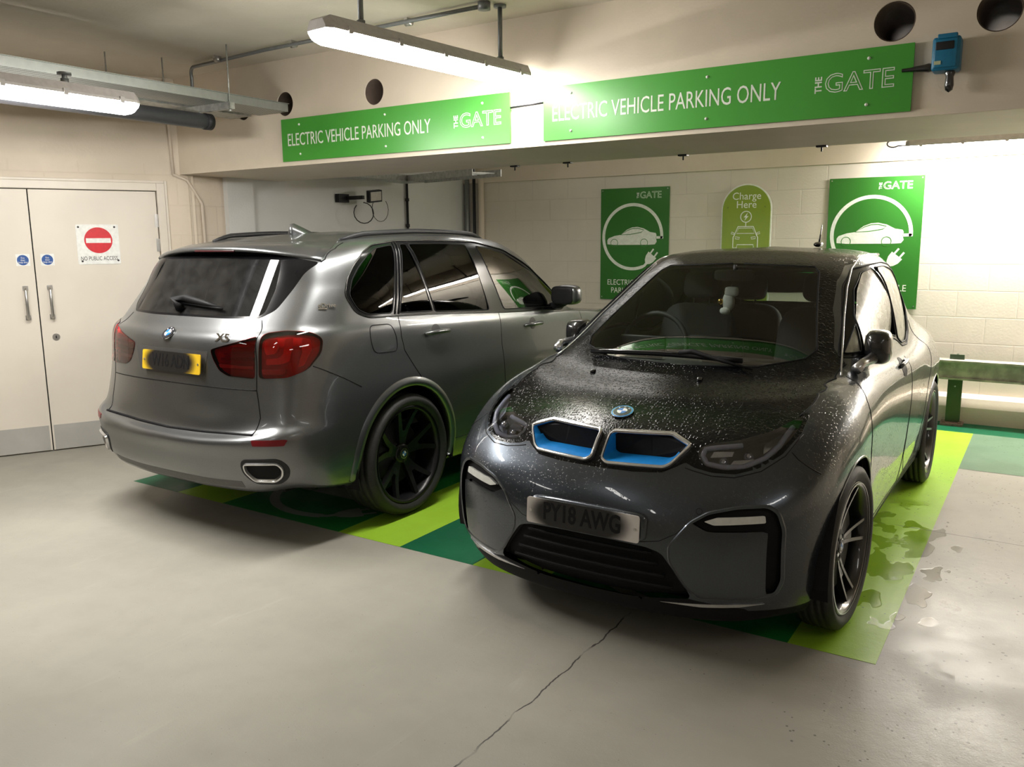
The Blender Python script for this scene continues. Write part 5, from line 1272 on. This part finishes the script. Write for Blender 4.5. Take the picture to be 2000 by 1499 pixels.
# rear quarter lamp, rear spoiler
mb = MB(); mb.rbox(-0.46, 0.46, 3.12, 3.34, 1.455, 1.478, 0.01); mb.build('roof_spoiler', BLACK_C, car)
# cabin
mb = MB()
dash = [(0.98, 0.93), (1.06, 0.985), (1.25, 1.00), (1.42, 0.985), (1.47, 0.94), (1.45, 0.80), (1.30, 0.62), (0.95, 0.62)]
v = [(x, y, z) for x in (-0.66, 0.66) for y, z in dash]; n = len(dash)
mb.add(v, [tuple(range(n)), tuple(range(n, 2*n))[::-1]]+[(i, i+n, (i+1) % n+n, (i+1) % n) for i in range(n)], 0, False)
d_ = mb.build('dashboard', DASHC, car)
mb = MB(); mb.rbox(-0.50, -0.24, 1.36, 1.38, 1.00, 1.075, 0.008); mb.rbox(-0.09, 0.19, 1.30, 1.32, 1.00, 1.10, 0.008); mb.build('display_screen', DARK, d_)
mb = MB()
for x0, x1, y0 in ((-0.40, -0.15, 1.10), (-0.38, -0.17, 1.17), (0.05, 0.45, 1.12)): mb.box(x0, x1, y0, y0+0.02, 0.996, 1.006)
mb.build('air_vent', STEEL, d_)
ring = [(-0.37+0.185*math.cos(2*PI*i/32), 1.52+0.045*math.sin(2*PI*i/32), 1.0+0.178*math.sin(2*PI*i/32)) for i in range(32)]
mb = MB(); mb.tube(ring, 0.014, 8, closed=True); mb.blob((-0.37, 1.52, 0.99), (0.07, 0.03, 0.06), 0.7, 0.7)
for a in (0, PI, -PI/2): mb.tube([(-0.37, 1.52, 0.99), (-0.37+0.18*math.cos(a), 1.52+0.04*math.sin(a), 1.0+0.17*math.sin(a))], 0.013, 6)
mb.build('steering_wheel', CABIN, car)
for sx in (-1, 1):
    seat('front_seat', sx*0.36, 1.85, 0.55, car, SEATC); seat('rear_seat', sx*0.30, 2.60, 0.60, car, SEATC, 0.50, 0.50)
mb = MB(); mb.box(-0.70, 0.70, 1.0, 3.3, 0.40, 0.44); mb.build('cabin_floor', CABIN, car)
A2 = A.build([1], 'headlining', CABIN, car, -0.02)
# inner door cards
A.build([0], 'door_linings', CABIN, car, -0.03)
mb = MB(); mb.blob((0.0, 1.72, 1.385), (0.11, 0.012, 0.030), 0.4, 0.4); mb.tube([(0, 1.72, 1.40), (0, 1.73, 1.44)], 0.010, 8); mb.build('interior_mirror', CABIN, car)

# ornament hanging from the interior mirror: own thing
w = empty('mirror_charm', 'small white fabric charm with a gold bell hanging behind the windscreen', 'ornament', (-1.445, 2.735, 0))
WH = simple('white_felt', (0.72, 0.72, 0.70), 0.8)
mb = MB(); mb.blob((-0.02, 1.70, 1.245), (0.034, 0.022, 0.050), 0.9, 0.9); mb.blob((-0.035, 1.69, 1.195), (0.028, 0.02, 0.020), 0.9, 0.9); mb.blob((-0.005, 1.70, 1.30), (0.036, 0.02, 0.026), 0.5, 0.5); mb.build('charm_body', WH, w)
mb = MB(); mb.tube([(0, 1.71, 1.36), (-0.01, 1.70, 1.29)], 0.002, 6); mb.tube([(0, 1.71, 1.36), (-0.06, 1.69, 1.26)], 0.0015, 6); mb.build('cord', DARK, w)
mb = MB(); mb.blob((-0.062, 1.69, 1.245), (0.016, 0.016, 0.018), 1, 1); mb.build('bell', simple('gold_bell', (0.75, 0.45, 0.10), 0.2, 1.0), w)

# ================================================================== large estate-type car (tail towards the viewer)
GREY_S = paint('silver_grey_metallic', (0.185, 0.192, 0.198), 0.34, 0.88, coat=0.55)
PRIV = glass('privacy_glass', (0.030, 0.030, 0.032), 0.0, ior=1.28)
PRIV2 = glass('rear_screen_glass', (0.05, 0.052, 0.055), 0.0, 0.02, ior=1.4, haze=0.05, haze_col=(0.3, 0.3, 0.3))
TINTF = glass('front_door_glass', (0.42, 0.46, 0.44), 0.04)
REDL = glass('red_lamp_lens', (0.95, 0.10, 0.10), 0.03)
REDB = simple('red_light_block', (1.0, 0.26, 0.24), 0.25, var=0.1)
REDD = simple('dark_red_lamp', (0.30, 0.02, 0.025), 0.3)
CLRB = simple('milky_lamp_bar', (0.55, 0.45, 0.43), 0.25)

B = Shell(SUV_RINGS)
suv = empty('large_car', 'silver-grey five-door four-wheel-drive car parked nose in, with red tail lamps facing the viewer', 'car', (-3.96, 2.63, 0.0016))
SY0, SY1, SZ, SR = 0.9945, 3.765, 0.352, 0.358
for wy in (SY0, SY1): B.take(99, circle(wy, SZ, 0.415), 'side', cond=lambda c, n: c[:, 0] > 0.45)
# side glazing
SO = rounded([(0.610, 1.300), (0.655, 1.385), (0.72, 1.455), (0.82, 1.525), (0.92, 1.563), (1.12, 1.583), (1.45, 1.586), (1.89, 1.575), (2.22, 1.520), (2.56, 1.385), (2.90, 1.175), (2.96, 1.10), (2.84, 1.066), (2.06, 1.104), (1.30, 1.152), (0.96, 1.166), (0.74, 1.172), (0.655, 1.205)], 0.03)
B.take(1, SO, 'side', (0,), cond=lambda c, n: c[:, 0] > 0.4)
Q1 = rounded([(0.640, 1.300), (0.685, 1.380), (0.75, 1.445), (0.84, 1.508), (0.93, 1.545), (1.075, 1.562), (0.925, 1.186), (0.745, 1.190), (0.675, 1.222)], 0.025)
Q2 = rounded([(1.140, 1.565), (1.190, 1.566), (1.285, 1.172), (0.990, 1.182)], 0.012)
Q3 = rounded([(1.215, 1.566), (1.50, 1.566), (1.775, 1.558), (1.885, 1.134), (1.310, 1.166)], 0.02)
Q4 = rounded([(1.885, 1.550), (2.20, 1.500), (2.53, 1.366), (2.80, 1.195), (2.86, 1.13), (2.80, 1.092), (2.06, 1.126)], 0.025)
for i, q in enumerate((Q1, Q2, Q3, Q4)): B.take(2+i, q, 'side', (1,), cond=lambda c, n: c[:, 0] > 0.4)
# rear screen: black zone, heated glass inside it
RO = rounded([(-0.3, 1.185), (0.30, 1.186), (0.535, 1.192), (0.60, 1.235), (0.655, 1.42), (0.695, 1.475), (0.56, 1.500), (0.40, 1.514), (-0.3, 1.518)], 0.02)
B.take(6, RO, 'front', (0,), cond=lambda c, n: c[:, 1] < 0.85)
RG = rounded([(-0.3, 1.197), (0.30, 1.198), (0.52, 1.203), (0.545, 1.22), (0.515, 1.44), (0.495, 1.488), (-0.3, 1.502)], 0.02)
B.take(7, RG, 'front', (6,), cond=lambda c, n: c[:, 1] < 0.85)
# windscreen at the far end
FW = rounded([(-0.3, 1.085), (0.45, 1.09), (0.62, 1.11), (0.60, 1.16), (0.42, 1.49), (-0.3, 1.50)], 0.04)
B.take(8, FW, 'front', (0,), cond=lambda c, n: c[:, 1] > 2.3)
# tail lamps
LO = rounded([(0.622, 1.125), (0.72, 1.138), (0.80, 1.130), (0.838, 1.095), (0.846, 1.02), (0.825, 0.94), (0.76, 0.905), (0.622, 0.898)], 0.025)
LI = rounded([(0.600, 1.112), (0.50, 1.082), (0.375, 1.050), (0.325, 1.035), (0.345, 0.985), (0.385, 0.930), (0.44, 0.906), (0.600, 0.898)], 0.015)
B.take(9, LO, 'front', (0,), cond=lambda c, n: c[:, 1] < 0.7)
B.take(10, LI, 'front', (0,), cond=lambda c, n: c[:, 1] < 0.7)
bodyS = B.build([0], 'body_shell', GREY_S, suv, label='silver-grey painted body')
for sd in (1, -1): B.build([1], 'window_surround', PILLAR, suv, -0.003, (sd,))
for rid, nm, g_ in ((2, 'rear_quarter_window', PRIV), (3, 'fixed_door_window', PRIV), (4, 'rear_door_window', PRIV), (5, 'front_door_window', TINTF)):
    for sd in (1, -1): B.build([rid], nm, g_, suv, -0.004, (sd,), fit='side')
B.build([6], 'rear_screen_border', PILLAR, suv, -0.001)
rs = B.build([7], 'rear_screen', PRIV2, suv, -0.002, label='dark rear screen', fit='front')
B.build([8], 'windscreen', TINTF, suv, -0.004, fit='front')
for sd in (1, -1):
    tl = B.build([9], 'tail_lamp', REDL, suv, 0.003, (sd,), label='bright red wraparound tail lamp')
    B.build([9], 'lamp_housing', simple('red_lamp_body', (0.55, 0.03, 0.04), 0.3) if 'red_lamp_body' not in bpy.data.materials else bpy.data.materials['red_lamp_body'], tl, -0.030, (sd,))
    mb = MB()
    B.patch(mb, rounded([(0.645, 1.095), (0.70, 1.105), (0.712, 1.06), (0.700, 1.025), (0.655, 1.018), (0.645, 1.05)], 0.012), 'front', -0.008, 0.02, sd)
    B.patch(mb, rounded([(0.732, 1.108), (0.760, 1.112), (0.765, 1.05), (0.752, 0.990), (0.700, 0.985), (0.650, 0.975), (0.650, 0.945), (0.73, 0.950), (0.785, 0.975), (0.80, 1.05), (0.80, 1.105), (0.815, 1.09), (0.825, 1.02), (0.80, 0.95), (0.76, 0.928), (0.66, 0.93), (0.66, 0.99), (0.73, 1.0), (0.742, 1.05)], 0.002), 'front', -0.010, 0.018, sd) if False else None
    B.patch(mb, rounded([(0.735, 1.108), (0.762, 1.110), (0.768, 1.05), (0.760, 0.985), (0.725, 0.972), (0.655, 0.968), (0.655, 0.998), (0.715, 1.004), (0.735, 1.025)], 0.010), 'front', -0.009, 0.02, sd)
    B.patch(mb, rounded([(0.790, 1.105), (0.812, 1.095), (0.825, 1.04), (0.812, 0.965), (0.792, 0.955), (0.80, 1.03)], 0.008), 'front', -0.009, 0.02, sd)
    mb.build('red_light_block', REDB, tl)
    mb = MB(); B.patch(mb, rounded([(0.632, 0.945), (0.75, 0.948), (0.745, 0.925), (0.72, 0.918), (0.640, 0.920)], 0.006), 'front', -0.006, 0.015, sd); mb.build('reversing_bar', CLRB, tl)
    il = B.build([10], 'inner_tail_lamp', REDL, suv, 0.003, (sd,), label='darker red inner tail lamp on the tailgate')
    B.build([10], 'lamp_housing', REDD, il, -0.025, (sd,))
    mb = MB()
    for z in (0.985, 1.02, 1.055):
        B.patch(mb, [(0.385 if z < 1.03 else 0.44, z), (0.59, z+0.002), (0.59, z+0.018), (0.39 if z < 1.03 else 0.46, z+0.014)], 'front', -0.010, 0.012, sd)
    mb.build('red_light_strip', simple('mid_red_strip', srgb(120, 10, 16), 0.3) if 'mid_red_strip' not in bpy.data.materials else bpy.data.materials['mid_red_strip'], il)
    mb = MB(); B.patch(mb, [(0.385, 0.945), (0.59, 0.945), (0.59, 0.960), (0.375, 0.962)], 'front', -0.006, 0.012, sd); mb.build('clear_strip', CLRB, il)
    # bumper reflector, exhaust finisher
    mb = MB(); B.patch(mb, rounded([(0.660, 0.572), (0.80, 0.575), (0.812, 0.603), (0.80, 0.607), (0.650, 0.600)], 0.004), 'front', 0.003, 0.005, sd); mb.build('bumper_reflector', simple('dark_red_reflector', srgb(112, 16, 24), 0.3) if 'dark_red_reflector' not in bpy.data.materials else bpy.data.materials['dark_red_reflector'], suv)
    EX = rounded([(0.595, 0.478), (0.765, 0.488), (0.785, 0.455), (0.775, 0.415), (0.735, 0.385), (0.635, 0.383), (0.595, 0.435)], 0.018)
    mb = MB(); B.bands(mb, EX, 'front', [(-0.022, -0.002), (-0.020, 0.004), (-0.004, 0.004), (0.002, -0.02)], sd); ex = mb.build('exhaust_recess', DARK, suv)
    mb = MB(); B.bands(mb, EX, 'front', [(-0.004, 0.0), (0.001, 0.016), (0.007, 0.016), (0.012, -0.0)], sd); mb.build('exhaust_finisher', SATIN, ex, 'silver-edged exhaust outlet')
    mb = MB(); B.patch(mb, [(0.69+(a-0.69)*0.92, 0.435+(b-0.435)*0.86) for a, b in EX], 'front', 0.002, 0.002, sd); mb.build('exhaust_opening', BLACK, ex)
# seams
mb = MB()
for sd in (1, -1):
    B.seam(mb, [(0.0, 0.842), (0.30, 0.842), (0.611, 0.838)], 'front', side=sd)
    B.seam(mb, [(0.553, 1.185), (0.60, 1.12), (0.611, 0.98), (0.611, 0.84), (0.640, 0.70), (0.625, 0.622)], 'front', side=sd)
    B.seam(mb, [(0.0, 0.598), (0.30, 0.604), (0.50, 0.614), (0.632, 0.620)], 'front', 0.008, side=sd)
    B.seam(mb, RO[len(RO)//9:], 'front', 0.003, side=sd) if False else None
    B.seam(mb, [(0.695, 1.475), (0.70, 1.49), (0.672, 1.545), (0.62, 1.575)], 'front', 0.004, side=sd)
    B.seam(mb, [(0.34, 0.958), (0.50, 0.88), (0.62, 0.815)], 'side', side=sd)
    B.seam(mb, [(0.965, 1.165), (0.965, 1.05), (0.985, 0.97), (1.05, 0.88), (1.11, 0.80), (1.14, 0.76)], 'side', side=sd)
    B.seam(mb, [(1.985, 1.105), (1.985, 0.9), (2.02, 0.6), (2.02, 0.38)], 'side', side=sd)
    B.seam(mb, [(3.10, 1.05), (3.16, 0.9), (3.20, 0.72), (3.24, 0.55)], 'side', side=sd)
    B.seam(mb, [(1.45, 0.36), (2.0, 0.345), (3.3, 0.345)], 'side', side=sd)
    for q in (Q1, Q2, Q3, Q4): B.seam(mb, q, 'side', 0.0035, -0.003, closed=True, side=sd)
    B.seam(mb, [(0.0, 1.095), (0.5, 1.10), (0.74, 1.05)], 'front', side=sd, rear=True)
B.seam(mb, rounded([(0.722, 1.132), (0.893, 1.128), (0.925, 1.05), (0.925, 0.972), (0.74, 0.980), (0.718, 1.05)], 0.035), 'side', 0.0034, closed=True)
mb.build('panel_gaps', BLACK, suv)
for sd in (1, -1):
    mb = MB(); B.seam(mb, SO, 'side', 0.0042, 0.0005, closed=True, side=sd)
    B.seam(mb, [(1.095, 1.575), (0.945, 1.178)], 'side', 0.0035, 0.001, side=sd); B.seam(mb, [(1.120, 1.576), (0.975, 1.176)], 'side', 0.0035, 0.001, side=sd)
    mb.build('window_trim', simple('dark_chrome_trim', (0.05, 0.05, 0.05), 0.2, 0.8) if 'dark_chrome_trim' not in bpy.data.materials else bpy.data.materials['dark_chrome_trim'], suv, 'dark bright-edged window trim')
# roof spoiler
mb = MB(); n = 22; v = []
for i in range(n+1):
    t = -1+2*i/n; x = 0.70*t; k_ = 1-abs(t)**4
    yr = 0.435+0.13*abs(t)**3; zr = 1.535-0.055*abs(t)**2.5; yf = 0.70+0.12*abs(t)**3; zf = B.on(abs(x)*0.80, yf, 'top', 0)[0].z
    v += [(x, yr, zr), (x, yr-0.006, zr+0.012), (x, yr+0.01, zr+0.022), (x*0.93, (yr+yf)/2, (zr+zf)/2+0.022), (x*0.82, yf, zf+0.003), (x*0.82, yf, zf-0.02), (x*0.95, yr+0.10, zr-0.008)]
m = 7; f = []
for i in range(n):
    for j in range(m): f.append((i*m+j, i*m+(j+1) % m, (i+1)*m+(j+1) % m, (i+1)*m+j))
f += [tuple(range(m)), tuple(n*m+j for j in range(m))[::-1]]
mb.add(v, f, 0, True); sp_ = mb.build('roof_spoiler', GREY_S, suv)
mb = MB(); mb.rbox(-0.17, 0.17, 0.431, 0.445, 1.530, 1.540, 0.003); mb.build('brake_light', simple('dim_red_brake_light', (0.04, 0.004, 0.006), 0.4), sp_)
# roof rails
for sd in (1, -1):
    pts = []
    for i in range(27):
        t = i/26; y = 0.86+1.40*t
        p, nn = B.on(y, 0, 'side') if False else (None, None)
        x = 0.600-0.05*abs(2*t-1)**3
        p = B.on(x, y, 'top', 0.002+0.016*min(1, math.sin(PI*t)*3.0))[0]; pts.append(Vector((p.x*sd, p.y, p.z)))
    mb = MB(); mb.tube(pts, [0.010+0.005*min(1, math.sin(PI*i/26)*3) for i in range(27)], 8); mb.build('roof_rail', DARK, suv, 'black roof rail')
# shark fin aerial
mb = MB(); v = []
prof = [(0.0, 0.0), (0.005, 0.062), (0.03, 0.068), (0.09, 0.045), (0.17, 0.012), (0.20, 0.0)]
yb = 1.00; zb = B.on(0.001, 1.07, 'top')[0].z-0.006
for s_, wd in ((-1, 0.026), (1, 0.026)):
    v += [(s_*wd*(1-0.85*b/0.068), yb+a, zb+b) for a, b in prof]
m = len(prof); f = [tuple(range(m)), tuple(range(m, 2*m))[::-1]]+[(i, i+m, (i+1) % m+m, (i+1) % m) for i in range(m)]
mb.add(v, f, 0, True); mb.build('fin_aerial', GREY_S, suv)
# badges, plate
roundel('tailgate_badge', disc_on(B, -0.03, 1.100, 'front', 0.04, 0.002), 0.043, suv)
fr = disc_on(B, 0.355, 1.080, 'front', 0.01, 0.002)
text_mesh('model_lettering', 'X5', 0.058, fr, CHROME, suv, 0.003, xscale=1.3, bold=0.0015)
for sd in (1,):
    p, nn = B.on(0.455, 1.243, 'side', 0.0025); up_ = (Vector((0, 0, 1))-nn*nn.z).normalized(); fr = (p, up_.cross(nn), up_, nn)
    text_mesh('side_lettering', 'eDrive', 0.036, fr, CHROME, suv, 0.002, xscale=0.95, bold=0.0008)
    mb = MB(); mb.prism([(0, -0.010), (0.045, -0.010), (0.045, -0.003), (0, -0.003)], fr, 0, 0.002); mb.build('side_badge_bar', CHROME, suv)
p, nn = B.on(0.0, 0.955, 'front', 0.004)
mb = MB(); B.patch(mb, rounded([(-0.31, 1.025), (0.31, 1.025), (0.27, 0.885), (-0.27, 0.885)], 0.02), 'front', 0.001, 0.004); mb.build('plate_recess', simple('grey_recess', (0.10, 0.10, 0.10), 0.4, 0.5), suv)
number_plate(suv, (Vector((0.030, p.y-0.010, 0.955)), Vector((1, 0, 0)), Vector((0, 0.12, 1)).normalized(), Vector((0, -1, 0.12)).normalized()), 0.495, 0.106, 'W16 ADN', ('yellow', (0.72, 0.46, 0.02)), 0.098, 0.72)
# rear wiper
mb = MB(); R_ = lambda a, b, o_: B.on(a, b, 'front', o_)[0]
mb.tube([R_(0.16+0.025*i, 1.245-0.004*i, 0.022) for i in range(12)] if False else [R_(-0.19+0.045*i, 1.250-0.0025*i, 0.014) for i in range(11)], 0.006, 8)
mb.tube([R_(-0.08, 1.215, 0.02), R_(-0.16, 1.248, 0.034), R_(-0.06, 1.258, 0.034), R_(0.10, 1.244, 0.022), R_(0.26, 1.228, 0.014)], [0.026, 0.024, 0.022, 0.015, 0.004], 8)
mb.build('rear_wiper', BLACK, rs)
# arch trims and wells
for sd in (1, -1):
    for wy in (SY0, SY1):
        outer = circle(wy, SZ, 0.462, 44, -20, 200); inner = circle(wy, SZ, 0.412, 44, -20, 200); v = []
        for (a, b), (c, d) in zip(outer, inner):
            z0, z1 = max(b, 0.27), max(d, 0.27)
            p0, _ = B.on(a, z0, 'side', 0.001, sd); p1, _ = B.on((a+c)/2, (z0+z1)/2, 'side', 0.012, sd); p2, _ = B.on(c, z1, 'side', 0.010, sd)
            v += [p0, p1, p2, p2+Vector((-sd*0.05, 0, 0))]
        m = len(outer); f = [(i*4+j, i*4+j+1, (i+1)*4+j+1, (i+1)*4+j) for i in range(m-1) for j in range(3)]
        mb = MB(); mb.add(v, f, 0, True); mb.build('arch_trim', GREY_S, suv, 'raised wheel arch trim')
        mb = MB(); wheel_well(mb, wy, SZ, 0.43, 0.58, 0.90, sd); mb.build('wheel_well', BLACK, suv)
mb = MB(); mb.box(-0.60, 0.60, 0.32, 4.4, 0.26, 0.32); mb.box(-0.84, 0.84, 1.46, 3.30, 0.26, 0.32); mb.build('underbody', BLACK, suv)
# lower bumper valance
mb = MB()
for sd in (1, -1): B.patch(mb, [(0.0, 0.325), (0.35, 0.325), (0.55, 0.335), (0.55, 0.372), (0.35, 0.365), (0.0, 0.365)], 'front', 0.001, 0.003, sd)
mb.build('valance', simple('matt_grey_valance', (0.10, 0.10, 0.10), 0.5), suv)
RIMX = simple('satin_black_rim', (0.010, 0.010, 0.011), 0.30, spec=0.35)
ST5 = dict(pairs=5, a_in=0.08, a_out=0.30, w_in=0.040, w_out=0.026, hub=0.062, dish=0.045, phase=0.05, face=0, web=0.5)
for sd in (1, -1):
    for wy in (SY0, SY1): wheel(suv, sd*0.795, wy, SR, SR, 0.262, 0.280, sd, ST5, RIMX, RIMX)
# mirrors and handles
for sd in (1, -1):
    mb = MB(); rot = Matrix.Rotation(-0.12*sd, 3, 'Z')
    mb.blob((sd*0.985, 2.74, 1.185), (0.105, 0.060, 0.072), 0.6, 0.65, 0, 32, 20, rot)
    m_ = mb.build('door_mirror', GREY_S, suv)
    mb = MB(); mb.tube([(sd*0.84, 2.74, 1.095), (sd*0.92, 2.75, 1.11), (sd*0.97, 2.74, 1.14)], [0.03, 0.024, 0.03], 10); mb.blob((sd*0.965, 2.692, 1.185), (0.092, 0.022, 0.066), 0.5, 0.5); mb.build('mirror_base', DARK, m_)
    for y, z in ((1.17, 1.045), (2.28, 0.995)):
        mb = MB(); B.patch(mb, circle(y+0.11, z+0.008, 0.042, 24), 'side', 0.001, 0.002, sd); hr = mb.build('handle_recess', simple('grey_recess2', (0.05, 0.05, 0.05), 0.4) if 'grey_recess2' not in bpy.data.materials else bpy.data.materials['grey_recess2'], suv)
        mb = MB(); mb.tube([B.on(y+0.245*i/8, z+0.004*math.sin(PI*i/8), 'side', 0.004+0.026*min(1, 1.6*math.sin(PI*i/8)), sd)[0] for i in range(9)], [0.006, 0.012, 0.014, 0.014, 0.014, 0.014, 0.014, 0.012, 0.006], 8); mb.build('door_handle', GREY_S, hr)
# cabin
mb = MB(); mb.box(-0.80, 0.80, 0.5, 3.3, 0.50, 0.54); mb.box(-0.72, 0.72, 0.45, 0.95, 0.54, 1.10); mb.box(-0.68, 0.68, 2.75, 3.05, 0.7, 1.08); mb.build('cabin_floor', CABIN, suv)
B.build([0], 'cabin_lining', CABIN, suv, -0.03)
for sx in (-1, 1):
    seat('rear_seat', sx*0.36, 1.45, 0.66, suv, SEATC, 0.6, 0.55, dirn=-1); seat('front_seat', sx*0.38, 2.35, 0.66, suv, SEATC, 0.5, 0.6, dirn=-1)
ring = [(0.38+0.185*math.cos(2*PI*i/32), 2.70+0.05*math.sin(2*PI*i/32), 1.08+0.175*math.sin(2*PI*i/32)) for i in range(32)]
mb = MB(); mb.tube(ring, 0.014, 8, closed=True); mb.build('steering_wheel', CABIN, suv)

# ------------------------------------------------------------------ put every thing's Empty at its base
bpy.context.view_layer.update()
for o in [q for q in bpy.data.objects if q.type == 'EMPTY' and q.parent is None and q.location.length < 1e-6]:
    pts = []
    def walk(c):
        if c.type == 'MESH': pts.extend(c.matrix_world @ Vector(b) for b in c.bound_box)
        for d in c.children: walk(d)
    walk(o)
    lo = [min(p[i] for p in pts) for i in range(3)]; hi = [max(p[i] for p in pts) for i in range(3)]
    base = Vector(((lo[0]+hi[0])/2, (lo[1]+hi[1])/2, lo[2]))
    o.location = base
    for c in o.children: c.location = c.location-base
